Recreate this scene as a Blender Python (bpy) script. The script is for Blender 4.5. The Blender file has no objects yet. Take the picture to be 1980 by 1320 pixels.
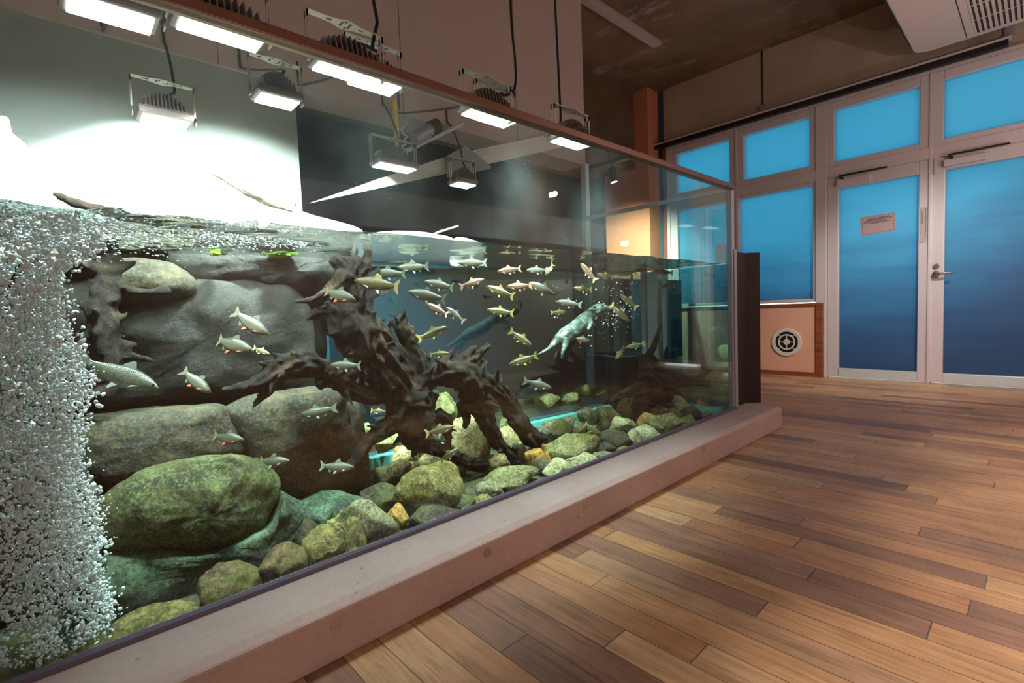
import bpy, bmesh, math, random
from mathutils import Vector, Matrix, noise
C = bpy.context.scene.collection
R = random.Random(11)

# ------------------------------------------------------------------ camera frame
F = 955.0; H = 0.8
def _n(v): return Vector(v).normalized()
CY = _n((1025, -98, F))
_cx = -_n((-893, -24, F))
CZ = _cx.cross(CY).normalized()
if CZ.y > 0: CZ = -CZ
CX = CY.cross(CZ).normalized()
if CX.x < 0: CX = -CX
EYE = Vector((0, 0, H))
def ray(u, v):
    d = Vector(((u-990)/F, (v-660)/F, 1)); return Vector((d.dot(CX), d.dot(CY), d.dot(CZ)))
def onx(u, v, x): r = ray(u, v); return EYE + r*(x/r.x)
def ony(u, v, y): r = ray(u, v); return EYE + r*(y/r.y)
def onz(u, v, z): r = ray(u, v); return EYE + r*((z-H)/r.z)
def ond(u, v, d): return EYE + ray(u, v)*d          # d = distance along the optical axis
def depth(p): p = p-EYE; return p.x*CX.z + p.y*CY.z + p.z*CZ.z

cam = bpy.data.cameras.new('camera'); co = bpy.data.objects.new('camera', cam); C.objects.link(co)
right = Vector((CX.x, CY.x, CZ.x)); up = -Vector((CX.y, CY.y, CZ.y)); fw = Vector((CX.z, CY.z, CZ.z))
co.matrix_world = Matrix(((right.x, up.x, -fw.x, 0), (right.y, up.y, -fw.y, 0), (right.z, up.z, -fw.z, H), (0, 0, 0, 1)))
cam.sensor_width = 36; cam.lens = F/1980*36; cam.clip_start = .02
bpy.context.scene.camera = co

# ------------------------------------------------------------------ object helpers
WL = {}
def tag(o, label=None, cat=None, group=None, kind=None):
    if label: o['label'] = label
    if cat: o['category'] = cat
    if group: o['group'] = group
    if kind: o['kind'] = kind
    return o
def thing(name, label, cat, loc, group=None):
    o = bpy.data.objects.new(name, None); C.objects.link(o); o.location = loc; o.empty_display_size = .05
    WL[o.name] = Vector(loc)
    return tag(o, label, cat, group)
class MB:
    def __init__(s): s.v = []; s.f = []; s.mi = []
    def add(s, vs, fs, mi=0):
        b = len(s.v); s.v += [Vector(v) for v in vs]; s.f += [tuple(i+b for i in f) for f in fs]; s.mi += [mi]*len(fs); return s
    def box(s, x0, x1, y0, y1, z0, z1, mi=0):
        return s.add([(x0,y0,z0),(x1,y0,z0),(x1,y1,z0),(x0,y1,z0),(x0,y0,z1),(x1,y0,z1),(x1,y1,z1),(x0,y1,z1)],
                     [(0,3,2,1),(4,5,6,7),(0,1,5,4),(1,2,6,5),(2,3,7,6),(3,0,4,7)], mi)
    def tube(s, pts, r, n=10, mi=0, cap=True, noisy=0, seed=0):
        pts = [Vector(p) for p in pts]; rr = r if hasattr(r, '__len__') else [r]*len(pts)
        vs = []; fs = []; up0 = None
        for i, p in enumerate(pts):
            t = (pts[min(i+1, len(pts)-1)]-pts[max(i-1, 0)]).normalized()
            if up0 is None: up0 = t.orthogonal().normalized()
            u = (up0 - t*up0.dot(t));
            u = u.normalized() if u.length > 1e-6 else t.orthogonal().normalized()
            up0 = u; w = t.cross(u)
            for k in range(n):
                a = 2*math.pi*k/n
                q = rr[i]
                if noisy: q *= 1+noisy*noise.noise(Vector((math.cos(a)*1.5, math.sin(a)*1.5, i*.5+seed*7.3)))+.42*noise.noise(Vector((math.cos(a+i*.05)*3.4, math.sin(a+i*.05)*3.4, i*.16+seed*3.1)))
                vs.append(p+(u*math.cos(a)+w*math.sin(a))*q)
        for i in range(len(pts)-1):
            for k in range(n):
                fs.append((i*n+k, i*n+(k+1)%n, (i+1)*n+(k+1)%n, (i+1)*n+k))
        if cap:
            fs.append(tuple(range(n-1, -1, -1))); fs.append(tuple((len(pts)-1)*n+k for k in range(n)))
        return s.add(vs, fs, mi)
    def cyl(s, p0, p1, r0, r1=None, n=24, mi=0): return s.tube([p0, p1], [r0, r0 if r1 is None else r1], n, mi)
    def prism(s, poly, off, mi=0):
        poly = [Vector(p) for p in poly]; off = Vector(off); n = len(poly)
        return s.add(poly+[p+off for p in poly], [tuple(range(n)), tuple(range(2*n-1, n-1, -1))]+[(i, n+i, n+(i+1)%n, (i+1)%n) for i in range(n)], mi)
    def ring(s, c, ax, r0, r1, th, a0=0, a1=2*math.pi, n=40, mi=0):
        """annular slab round c, axis ax"""
        ax = Vector(ax).normalized(); u = ax.orthogonal().normalized()
        if abs(ax.y) > .9: u = Vector((1,0,0))
        w = ax.cross(u); c = Vector(c); vs = []; fs = []
        full = abs(a1-a0-2*math.pi) < 1e-6; m = n if full else n+1
        for i in range(m):
            a = a0+(a1-a0)*i/n; d = u*math.cos(a)+w*math.sin(a)
            vs += [c+d*r0, c+d*r1, c+d*r1+ax*th, c+d*r0+ax*th]
        for i in range(n):
            a, b = i*4, ((i+1)%m)*4
            for k in range(4): fs.append((a+k, a+(k+1)%4, b+(k+1)%4, b+k))
        if not full: fs += [(0,1,2,3), ((m-1)*4+3, (m-1)*4+2, (m-1)*4+1, (m-1)*4)]
        return s.add(vs, fs, mi)
    def build(s, name, mats, parent=None, smooth=False, bevel=0, seg=2, fix=True):
        me = bpy.data.meshes.new(name)
        if parent is None:
            xs = [v.x for v in s.v]; ys = [v.y for v in s.v]; zs = [v.z for v in s.v]
            org = Vector(((min(xs)+max(xs))/2, (min(ys)+max(ys))/2, min(zs)))
        else: org = WL[parent.name]
        me.from_pydata([v-org for v in s.v], [], s.f)
        for m in (mats if isinstance(mats, (list, tuple)) else [mats]): me.materials.append(m)
        if any(s.mi): me.polygons.foreach_set('material_index', s.mi)
        if fix:
            bm = bmesh.new(); bm.from_mesh(me); bmesh.ops.recalc_face_normals(bm, faces=bm.faces); bm.to_mesh(me); bm.free()
        o = bpy.data.objects.new(name, me); C.objects.link(o)
        if parent is None: o.location = org
        else: o.parent = parent
        WL[o.name] = org
        if smooth:
            me.polygons.foreach_set('use_smooth', [True]*len(me.polygons))
        if bevel:
            b = o.modifiers.new('bevel', 'BEVEL'); b.width = bevel; b.segments = seg; b.limit_method = 'ANGLE'
        return o
def box(name, x0, x1, y0, y1, z0, z1, mat, parent=None, bevel=0): return MB().box(x0,x1,y0,y1,z0,z1).build(name, mat, parent, bevel=bevel)
def st(o, label=None):
    return tag(o, label, None, None, 'structure')

# ------------------------------------------------------------------ materials
def lin(c):
    return tuple(((x/255)/12.92 if x/255 <= .04045 else ((x/255+.055)/1.055)**2.4) for x in c)
class N:
    def __init__(s, name):
        s.m = bpy.data.materials.new(name); s.m.use_nodes = True; s.t = s.m.node_tree; s.t.nodes.clear()
        s.out = s.t.nodes.new('ShaderNodeOutputMaterial')
    def n(s, typ, ins=None, **kw):
        d = s.t.nodes.new('ShaderNode'+typ)
        for k, v in kw.items(): setattr(d, k, v)
        for k, v in (ins or {}).items():
            i = d.inputs[k]
            if isinstance(v, bpy.types.NodeSocket): s.t.links.new(v, i)
            else: i.default_value = v
        return d
    def math(s, op, a, b=0.0, c=None):
        ins = {0: a, 1: b}
        if c is not None: ins[2] = c
        return s.n('Math', ins, operation=op).outputs[0]
    def mix(s, f, a, b, bt='MIX'):
        d = s.n('Mix', None, data_type='RGBA', blend_type=bt)
        for k, v in ((0, f), (6, a), (7, b)):
            if isinstance(v, bpy.types.NodeSocket): s.t.links.new(v, d.inputs[k])
            else: d.inputs[k].default_value = v if k == 0 else (tuple(v)+(1,))[:4]
        return d.outputs[2]
    def ramp(s, f, stops, interp='LINEAR'):
        d = s.n('ValToRGB', {0: f}); e = d.color_ramp.elements; d.color_ramp.interpolation = interp
        while len(e) < len(stops): e.new(.5)
        for q, (p, c) in zip(e, stops): q.position = p; q.color = (tuple(c)+(1,))[:4]
        return d.outputs[0]
    def obj(s, stretch=None, jitter=True):
        v = s.n('TexCoord').outputs['Object']
        if jitter:
            r = s.n('ObjectInfo').outputs['Random']
            v = s.n('VectorMath', {0: v, 1: s.n('CombineXYZ', {0: s.math('MULTIPLY', r, 13.0), 1: s.math('MULTIPLY', r, 7.0), 2: s.math('MULTIPLY', r, 29.0)}).outputs[0]}, operation='ADD').outputs[0]
        if stretch: v = s.n('VectorMath', {0: v, 1: stretch}, operation='MULTIPLY').outputs[0]
        return v
    def noise(s, vec, sc, det=4, rough=.55): return s.n('TexNoise', {'Vector': vec, 'Scale': sc, 'Detail': det, 'Roughness': rough}).outputs[0]
    def bsdf(s, col, rough=.6, metal=0, spec=.5, bump=None, bstr=.3, bdist=.01, **kw):
        ins = {'Base Color': col if isinstance(col, bpy.types.NodeSocket) else tuple(col)+(1,), 'Roughness': rough, 'Metallic': metal, 'Specular IOR Level': spec}
        ins.update(kw)
        d = s.n('BsdfPrincipled', ins)
        if bump is not None:
            s.t.links.new(s.n('Bump', {'Strength': bstr, 'Distance': bdist, 'Height': bump}).outputs[0], d.inputs['Normal'])
        return d.outputs[0]
    def end(s, sh, vol=None):
        s.t.links.new(sh, s.out.inputs[0])
        if vol: s.t.links.new(vol, s.out.inputs[1])
        return s.m
def plain(name, rgb, rough=.5, metal=0, spec=.5, var=.12, sc=12, bump=.0, bsc=60):
    k = N(name); c = lin(rgb); v = k.obj()
    f = k.noise(v, sc)
    col = k.mix(f, tuple(x*(1-var) for x in c), tuple(min(1, x*(1+var)) for x in c))
    return k.end(k.bsdf(col, rough, metal, spec, k.noise(v, bsc, 3) if bump else None, bump, .004))
def concrete(name, dark, light, sc=2.0, pits=True, rough=.8, stain=None, pale=None, bump=.35):
    k = N(name); v = k.obj(jitter=False)
    f = k.noise(v, sc, 8, .62)
    col = k.ramp(f, [(.3, lin(dark)), (.7, lin(light))])
    col = k.mix(k.math('MULTIPLY', k.noise(v, 70, 4), .45), col, tuple(x*.55 for x in lin(dark)))
    if stain:
        g = k.ramp(k.noise(v, .9, 5, .6), [(.52, (0,0,0)), (.66, (1,1,1))]); col = k.mix(k.math('MULTIPLY', g, .7), col, lin(stain))
    if pale:
        g = k.ramp(k.noise(k.obj((1, 2.2, 1), False), 1.1, 9, .72), [(.56, (0,0,0)), (.64, (1,1,1))]); col = k.mix(k.math('MULTIPLY', g, .75), col, lin(pale))
    h = f
    if pits:
        d = k.n('TexVoronoi', {'Vector': v, 'Scale': 16.0}).outputs['Distance']
        p = k.math('LESS_THAN', d, k.math('MULTIPLY', k.noise(v, 5, 2), .13))
        col = k.mix(k.math('MULTIPLY', p, .6), col, tuple(x*.35 for x in lin(dark)))
    return k.end(k.bsdf(col, rough, 0, .3, k.noise(v, 45, 6), bump, .006))
m_curb = concrete('plinth_concrete', (190,166,160), (214,190,184), 3.0)
m_ceil = concrete('ceiling_concrete', (116,96,76), (150,126,104), 1.2, stain=(74,58,38), pale=(176,160,150))
m_band = concrete('wall_concrete', (178,158,138), (214,192,170), 1.5, stain=(98,78,52))
m_beam = concrete('beam_concrete', (104,80,58), (136,110,84), 1.5, stain=(80,60,38))
m_mauve = plain('mauve_paint', (190,172,167), .8, spec=.2, var=.05, sc=1.5, bump=.1, bsc=150)
m_white = plain('white_paint', (232,230,224), .7, spec=.2, var=.04, sc=2)
m_greywall = plain('grey_green_rough_wall', (138,144,140), .85, spec=.1, var=.12, sc=2)
m_backdrop = plain('deep_blue_green_rough_wall', (44,80,92), .9, spec=.1, var=.35, sc=4)
m_warmwall = plain('warm_plaster', (232,206,190), .8, spec=.1, var=.05, sc=1)
m_dark = plain('dark_room_paint', (66,84,96), .9, spec=.1, var=.2, sc=1)
m_salmon = plain('salmon_paint', (214,142,108), .75, spec=.2, var=.05, sc=3, bump=.15, bsc=120)
m_panel = plain('salmon_panel_paint', (232,178,150), .7, spec=.2, var=.04, sc=5, bump=.1, bsc=150)
m_alu = plain('grey_aluminium_frame', (222,212,214), .45, .15, .5, var=.04, sc=4)
m_aluw = plain('white_aluminium', (222,232,232), .35, .3, .5, var=.04, sc=4)
m_rail = plain('copper_brown_rail', (132,92,78), .38, .5, .5, var=.1, sc=6)
m_steel = plain('dark_brown_steel', (52,44,43), .55, .3, .4, var=.2, sc=30, bump=.05)
m_galv = plain('light_grey_strip', (170,168,178), .5, .4, .5, var=.05)
m_black = plain('black_metal', (24,22,22), .5, 0, .4, var=.2)
m_rubber = plain('black_rubber', (20,20,21), .6, 0, .4, var=.1)
m_seal = plain('mauve_sealant', (108,96,116), .6, 0, .4, var=.05)
m_teal = plain('teal_frame_paint', (104,196,184), .5, 0, .4, var=.06)
m_lamp = plain('lamp_cast_aluminium', (128,116,112), .5, .4, .5, var=.1, sc=20)
m_fin = plain('lamp_fin_grey', (128,118,116), .55, .4, .4, var=.1)
m_brack = plain('pale_bracket_steel', (206,200,182), .4, .5, .5, var=.06)
m_chrome = plain('satin_chrome', (200,198,196), .25, .9, .5, var=.03)
m_acw = plain('warm_white_plastic', (224,202,190), .55, 0, .4, var=.03, bump=.08, bsc=200)
m_slot = plain('brown_dark_slot', (74,52,44), .8, 0, .2, var=.1)
m_vent = plain('vent_white_plastic', (226,222,210), .45, 0, .5, var=.03)
m_paper = plain('laminated_paper', (188,168,164), .22, 0, .6, var=.03)
m_tape = plain('grey_label_paper', (186,178,174), .5, 0, .4, var=.05)
m_ink = plain('black_ink', (38,34,34), .6, 0, .3, var=.05)
m_yellow = plain('yellow_paint', (250,214,90), .4, 0, .4, var=.05)
m_pvc = plain('pale_plastic', (206,208,222), .5, 0, .4, var=.05)
m_greysheet = plain('grey_sheet', (160,160,166), .6, 0, .3, var=.05)
m_tub = plain('dark_teal_plastic', (38,66,76), .4, 0, .5, var=.1)

def wood(name, tones, axis=0):
    k = N(name); v = k.n('TexCoord').outputs['Object']
    s = k.n('VectorMath', {0: v, 1: (1.5, 14, 14) if axis == 0 else (14, 14, 1.5)}, operation='MULTIPLY').outputs[0]
    f = k.noise(s, 3, 5)
    return k.end(k.bsdf(k.ramp(f, [(.3, lin(tones[0])), (.7, lin(tones[1]))]), .5, 0, .4))
m_trim = wood('reddish_wood_trim', ((116,62,36), (158,92,58)))

def plank_floor():
    k = N('oak_plank_floor'); g = k.n('NewGeometry').outputs['Position']
    sx = k.n('SeparateXYZ', {0: g}); x, y = sx.outputs[0], sx.outputs[1]
    W = .09
    row = k.math('FLOOR', k.math('DIVIDE', y, W))
    rn = k.n('TexWhiteNoise', {'W': row}, noise_dimensions='1D').outputs['Value']
    L = k.math('ADD', .75, k.math('MULTIPLY', rn, .55))
    xx = k.math('DIVIDE', k.math('ADD', x, k.math('MULTIPLY', rn, 37.0)), L)
    col_i = k.math('FLOOR', xx)
    pid = k.n('TexWhiteNoise', {'Vector': k.n('CombineXYZ', {0: row, 1: col_i}).outputs[0]}, noise_dimensions='3D')
    pv = pid.outputs['Value']
    base = k.ramp(pv, [(0, lin((138,104,88))), (.1, lin((164,124,98))), (.3, lin((190,146,108))), (.5, lin((202,158,116))), (.66, lin((186,138,102))), (.82, lin((212,174,132))), (.93, lin((166,130,108))), (1, lin((146,110,90)))])
    gv = k.n('VectorMath', {0: k.n('CombineXYZ', {0: k.math('MULTIPLY', x, 2.2), 1: k.math('MULTIPLY', y, 46), 2: k.math('MULTIPLY', pv, 60)}).outputs[0], 1: (1,1,1)}, operation='MULTIPLY').outputs[0]
    warp = k.noise(gv, .5, 3)
    gr = k.noise(k.n('VectorMath', {0: gv, 1: k.n('CombineXYZ', {0: 0.0, 1: k.math('MULTIPLY', warp, 6), 2: 0.0}).outputs[0]}, operation='ADD').outputs[0], 1.6, 6, .65)
    gcol = k.ramp(gr, [(.28, (.55,.52,.48)), (.5, (.95,.95,.95)), (.72, (1.22,1.2,1.15))])
    c = k.mix(1.0, base, gcol, 'MULTIPLY')
    blot = k.ramp(k.noise(g, 7, 4), [(.3, (.86,.86,.86)), (.7, (1.1,1.1,1.1))]); c = k.mix(1.0, c, blot, 'MULTIPLY')
    fy = k.math('FRACT', k.math('DIVIDE', y, W)); fx = k.math('FRACT', xx)
    e1 = k.math('LESS_THAN', k.math('MINIMUM', fy, k.math('SUBTRACT', 1.0, fy)), .016)
    e2 = k.math('LESS_THAN', k.math('MINIMUM', fx, k.math('SUBTRACT', 1.0, fx)), .0016)
    e = k.math('MAXIMUM', e1, e2)
    c = k.mix(k.math('MULTIPLY', e, .75), c, (.03,.018,.012))
    return k.end(k.bsdf(c, k.math('ADD', .36, k.math('MULTIPLY', gr, .2)), 0, .45, k.math('SUBTRACT', gr, k.math('MULTIPLY', e, 3.0)), .12, .002))
m_floor = plank_floor()

def sea_film():
    """printed translucent film: pale cyan water over deep navy, with faint horizontal waves"""
    k = N('frosted_sea_print_film'); g = k.n('NewGeometry').outputs['Position']
    sx = k.n('SeparateXYZ', {0: g}); x, z = sx.outputs[0], sx.outputs[2]
    wv = k.noise(k.n('CombineXYZ', {0: k.math('MULTIPLY', x, .8), 1: 0.0, 2: k.math('MULTIPLY', z, 5)}).outputs[0], 1.3, 5, .6)
    zz = k.math('ADD', k.math('DIVIDE', z, 2.7), k.math('MULTIPLY', k.math('SUBTRACT', wv, .5), .28))
    zz = k.math('SUBTRACT', zz, k.math('MULTIPLY', k.math('MAXIMUM', k.math('ADD', x, .75), 0.0), .22))
    c = k.ramp(zz, [(.03, lin((74,104,134))), (.2, lin((84,124,156))), (.38, lin((98,160,188))), (.56, lin((116,190,214))), (.9, lin((122,198,222)))])
    d = k.n('BsdfDiffuse', {'Color': c}).outputs[0]; t = k.n('BsdfTranslucent', {'Color': c}).outputs[0]
    gl = k.n('BsdfGlossy', {'Roughness': .45}).outputs[0]
    a = k.n('MixShader', {0: .6, 1: d, 2: t}).outputs[0]
    return k.end(k.n('MixShader', {0: .03, 1: a, 2: gl}).outputs[0])
m_film = sea_film()

def glass(name, f0, tint, dust=0.0, mirror=0.0):
    k = N(name)
    lw = k.n('LayerWeight', {'Blend': .5}).outputs['Facing']
    fac = k.math('ADD', f0+mirror, k.math('MULTIPLY', k.math('POWER', lw, 5.0), 1-f0-mirror))
    t = k.n('BsdfTransparent', {'Color': tuple(tint)+(1,)}).outputs[0]
    gl = k.n('BsdfGlossy', {'Roughness': 0.0, 'Color': (.9,.97,.95,1)}).outputs[0]
    sh = k.n('MixShader', {0: fac, 1: t, 2: gl}).outputs[0]
    if dust:
        g = k.n('NewGeometry').outputs['Position']; z = k.n('SeparateXYZ', {0: g}).outputs[2]
        above = k.math('GREATER_THAN', z, 1.06)
        v = k.n('TexVoronoi', {'Vector': g, 'Scale': 105.0}); cl = k.noise(g, 5, 3)
        pick = k.math('GREATER_THAN', k.n('SeparateColor', {0: v.outputs['Color']}).outputs[0], k.math('SUBTRACT', 1.2, cl))
        sp = k.math('MULTIPLY', k.math('LESS_THAN', v.outputs['Distance'], .2), pick)
        film = k.math('MULTIPLY', k.math('MULTIPLY', cl, cl), .16)
        fac2 = k.math('MULTIPLY', k.math('MINIMUM', k.math('ADD', k.math('MULTIPLY', sp, .9), film), 1.0), k.math('MULTIPLY', above, dust))
        di = k.n('BsdfDiffuse', {'Color': (.62,.86,.86,1)}).outputs[0]; tr = k.n('BsdfTranslucent', {'Color': (.62,.86,.86,1)}).outputs[0]
        sh = k.n('MixShader', {0: fac2, 1: sh, 2: k.n('MixShader', {0: .5, 1: di, 2: tr}).outputs[0]}).outputs[0]
    return k.end(sh)
m_glass = glass('clear_front_glass', .036, (.94,.985,.975), 1.0)
m_glass2 = glass('green_tinted_glass', .03, (.82,.95,.92), .6)
m_mirror = glass('rear_glass_seen_through_water', .03, (.5,.66,.72), 0, .2)
m_mirror2 = glass('end_glass_seen_through_water', .03, (.45,.7,.66), 0, .22)

def water_mats():
    ab = {'Color': (.58,.9,.87,1), 'Density': .36}
    k = N('water_side'); a = k.end(k.n('BsdfTransparent', {'Color': (1,1,1,1)}).outputs[0], k.n('VolumeAbsorption', ab).outputs[0])
    k = N('water_surface'); lw = k.n('LayerWeight', {'Blend': .5}).outputs['Facing']
    fac = k.n('MapRange', {0: lw, 1: .5, 2: .72, 3: .03, 4: .94}, interpolation_type='SMOOTHSTEP').outputs[0]
    sh = k.n('MixShader', {0: fac, 1: k.n('BsdfTransparent', {'Color': (.97,1,1,1)}).outputs[0], 2: k.n('BsdfGlossy', {'Roughness': .03, 'Color': (.85,.95,.95,1)}).outputs[0]}).outputs[0]
    b = k.end(sh, k.n('VolumeAbsorption', ab).outputs[0])
    return a, b
m_wside, m_wtop = water_mats()

def rockmat(name, a, b, c, algae=(96,104,40), am=.5, sc=16):
    k = N(name); v = k.obj()
    f = k.noise(v, sc, 8, .68)
    col = k.ramp(f, [(.3, lin(a)), (.5, lin(b)), (.68, lin(c))])
    sp = k.noise(v, 95, 3, .75)
    col = k.mix(k.ramp(sp, [(.5, (0,0,0)), (.62, (.75,.75,.75))]), col, lin(c))
    col = k.mix(k.ramp(sp, [(.36, (.7,.7,.7)), (.46, (0,0,0))]), col, tuple(x*.5 for x in lin(a)))
    g = k.ramp(k.noise(v, 9, 6, .65), [(.45, (0,0,0)), (.62, (1,1,1))])
    col = k.mix(k.math('MULTIPLY', g, am), col, lin(algae))
    return k.end(k.bsdf(col, .75, 0, .3, k.noise(v, 38, 8, .7), .7, .012))
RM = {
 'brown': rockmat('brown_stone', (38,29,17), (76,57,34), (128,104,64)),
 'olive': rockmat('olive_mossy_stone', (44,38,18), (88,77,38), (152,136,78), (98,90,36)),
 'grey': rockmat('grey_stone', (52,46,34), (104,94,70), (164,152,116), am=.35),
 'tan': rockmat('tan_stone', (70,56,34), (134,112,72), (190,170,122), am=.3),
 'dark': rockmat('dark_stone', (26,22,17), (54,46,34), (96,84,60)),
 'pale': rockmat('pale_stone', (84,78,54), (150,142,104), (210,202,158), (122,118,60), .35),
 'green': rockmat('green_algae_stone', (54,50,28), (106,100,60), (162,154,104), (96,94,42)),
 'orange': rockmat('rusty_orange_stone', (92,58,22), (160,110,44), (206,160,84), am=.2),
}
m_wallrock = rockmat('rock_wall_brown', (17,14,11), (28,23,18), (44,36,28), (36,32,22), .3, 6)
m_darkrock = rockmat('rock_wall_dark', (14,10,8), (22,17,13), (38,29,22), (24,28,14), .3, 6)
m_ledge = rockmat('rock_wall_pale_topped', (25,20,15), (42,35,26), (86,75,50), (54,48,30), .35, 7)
m_greenrock = rockmat('green_mossy_boulder', (32,36,20), (58,64,36), (112,114,66), (62,47,25), .5, 14)
m_slope = rockmat('turquoise_slope', (30,38,28), (56,70,52), (104,122,92), (46,40,25), .6, 7)
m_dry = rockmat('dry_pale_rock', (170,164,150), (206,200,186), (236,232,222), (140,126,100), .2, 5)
m_bed = rockmat('dark_gravel_bed', (24,22,16), (46,42,30), (80,74,54), sc=30)

def driftmat(name, a, b, c):
    k = N(name); v = k.obj((1,1,1), False)
    s = k.n('VectorMath', {0: v, 1: (14, 9, 5)}, operation='MULTIPLY').outputs[0]
    f = k.noise(s, 4.5, 8, .7); f2 = k.noise(v, 9, 5, .6)
    col = k.ramp(f, [(.32, lin(a)), (.52, lin(b)), (.72, lin(c))])
    col = k.mix(k.ramp(f2, [(.5, (0,0,0)), (.7, (.75,.75,.75))]), col, lin(c))
    return k.end(k.bsdf(col, .8, 0, .25, f, .9, .014))
m_drift = driftmat('dark_driftwood', (9,6,4), (23,16,11), (76,57,37))
m_drift2 = driftmat('dim_driftwood', (15,11,8), (28,21,15), (64,50,34))
m_log = driftmat('dry_log_bark', (88,80,70), (150,140,124), (214,206,190))

def emis(name, col, s):
    k = N(name); return k.end(k.n('Emission', {'Color': tuple(col)+(1,), 'Strength': s}).outputs[0])
m_led = emis('lit_led_panel', (.93,1,1), 7.0)
m_spot = emis('lit_spot_lens', (1,.93,.8), 12.0)

def bubblemat():
    k = N('air_bubble'); v = k.n('NewGeometry').outputs['Position']
    d = k.bsdf((.93,.98,1), .1, 0, 1.0)
    t = k.n('BsdfTransparent', {'Color': (1,1,1,1)}).outputs[0]
    return k.end(k.n('MixShader', {0: .86, 1: t, 2: d}).outputs[0])
m_bub = bubblemat()

def fishmat(name, back, flank, belly, stripe=None, sc=60):
    """colours laid over the fish by its own height: back, flank, belly and an optional dark lengthwise stripe"""
    k = N(name); v = k.n('TexCoord').outputs['Object']; z = k.n('SeparateXYZ', {0: v}).outputs[2]
    x = k.n('SeparateXYZ', {0: v}).outputs[0]
    zz = k.math('ADD', .5, k.math('MULTIPLY', z, 4.2))
    c = k.ramp(zz, [(.05, lin(belly)), (.42, lin(flank)), (.72, lin(flank)), (.9, lin(back))])
    if stripe:
        s = k.math('LESS_THAN', k.math('ABSOLUTE', k.math('SUBTRACT', z, .012)), .017); c = k.mix(k.math('MULTIPLY', s, .85), c, lin(stripe))
    w = k.n('TexVoronoi', {'Vector': v, 'Scale': float(sc)}).outputs['Distance']
    c = k.mix(k.math('MULTIPLY', w, .5), c, tuple(q*.5 for q in lin(back)))
    return k.end(k.bsdf(c, .35, .15, .6, w, .2, .005))
def finmat(name, rgb, a=.75):
    k = N(name); v = k.n('TexCoord').outputs['Object']
    d = k.bsdf(lin(rgb), .4, 0, .4); t = k.n('BsdfTransparent', {'Color': (1,1,1,1)}).outputs[0]
    return k.end(k.n('MixShader', {0: a, 1: t, 2: d}).outputs[0])
m_eye = plain('fish_eye', (20,20,20), .15, 0, .8, var=.05)
FK = {
 'dace': (fishmat('silver_grey_fish_skin', (48,48,36), (108,104,82), (140,134,110)), finmat('grey_fin', (118,114,94)), finmat('red_fin', (214,84,60), .9), .33),
 'chub': (fishmat('yellow_brown_fish_skin', (58,52,30), (124,110,72), (166,154,118)), finmat('ochre_fin', (204,178,112)), finmat('pale_fin', (214,204,178)), .26),
 'minnow': (fishmat('striped_fish_skin', (84,82,50), (142,136,96), (172,166,128), (38,34,24)), finmat('yellow_fin', (170,158,84)), finmat('bright_yellow_fin', (206,186,66), .9), .27),
 'silver': (fishmat('bright_silver_fish_skin', (48,52,44), (116,116,96), (154,150,130)), finmat('silver_fin', (136,138,118)), finmat('pale_silver_fin', (160,158,144)), .28),
 'pink': (fishmat('pink_striped_fish_skin', (96,80,60), (166,128,104), (190,166,144), (96,60,40)), finmat('pinkish_fin', (210,170,140)), finmat('rosy_fin', (226,150,130), .9), .27),
}
def furmat():
    k = N('wet_silver_fur'); v = k.n('TexCoord').outputs['Object']
    f = k.noise(v, 26, 6, .65); f2 = k.noise(v, 160, 4)
    col = k.ramp(f, [(.3, lin((40,50,42))), (.5, lin((84,98,86))), (.7, lin((170,186,172)))])
    return k.end(k.bsdf(col, .42, .1, .6, k.math('ADD', f, k.math('MULTIPLY', f2, .4)), .5, .008))
m_fur = furmat()
m_furdark = plain('dark_wet_fur', (92,96,86), .5, 0, .5, var=.3, sc=40, bump=.3)
exec_parts = []
# ------------------------------------------------------------------ room shell
ZC = 3.5; YD = 5.83
st(box('floor', -6.6, .77, -4.1, 6.0, -.1, 0, m_floor))
st(box('ceiling', -6.6, .77, -4.1, 6.0, ZC, ZC+.15, m_ceil))
st(box('wall_right', .77, .9, -4.1, 6.0, 0, 1.75, m_warmwall))
st(box('wall_right_upper', .77, .9, -4.1, 6.0, 1.75, ZC, m_beam))  # unseen upper wall, made dark to dim its reflection in the tank glass
st(box('wall_blue_backdrop', -3.02, -2.95, .955, 5.55, 0, 1.09, m_backdrop))  # added backdrop; its blue stands in for the murky water's haze
st(box('wall_near', -6.6, .77, -4.2, -4.1, 0, ZC, m_warmwall))
st(box('wall_left', -6.7, -6.6, -4.1, 6.0, 0, ZC, m_dark))
st(box('wall_far', -3.3, .77, YD, 6.0, 2.72, ZC, m_band))
st(box('wall_far_side', -6.6, -3.3, YD, 6.0, 0, ZC, m_dark))
st(box('wall_hanging', -2.72, -2.5, -4.1, 3.2, 1.935, ZC, m_mauve))          # mauve bulkhead over the tank
st(box('wall_behind_tank', -2.66, -2.52, -4.1, .955, 0, 1.935, m_greywall))
st(box('trim_concrete_beam', -4.3, -3.57, -1.0, 5.58, 2.55, ZC, m_beam))
# faint vertical panel joints and small hooks on the mauve wall
for y in (.62, 1.55, 2.45):
    st(box('trim_joint', -2.5, -2.4985, y, y+.004, 1.935, ZC, m_seal))
col = st(box('column_salmon', -4.05, -3.38, 5.59, YD, 0, ZC, m_salmon))
st(box('trim_red_brown', -3.31, -3.25, 5.80, YD+.02, 0, 2.76, m_trim))
for (u, v) in ((1000, 112), (1258, 40)):
    pass

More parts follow.
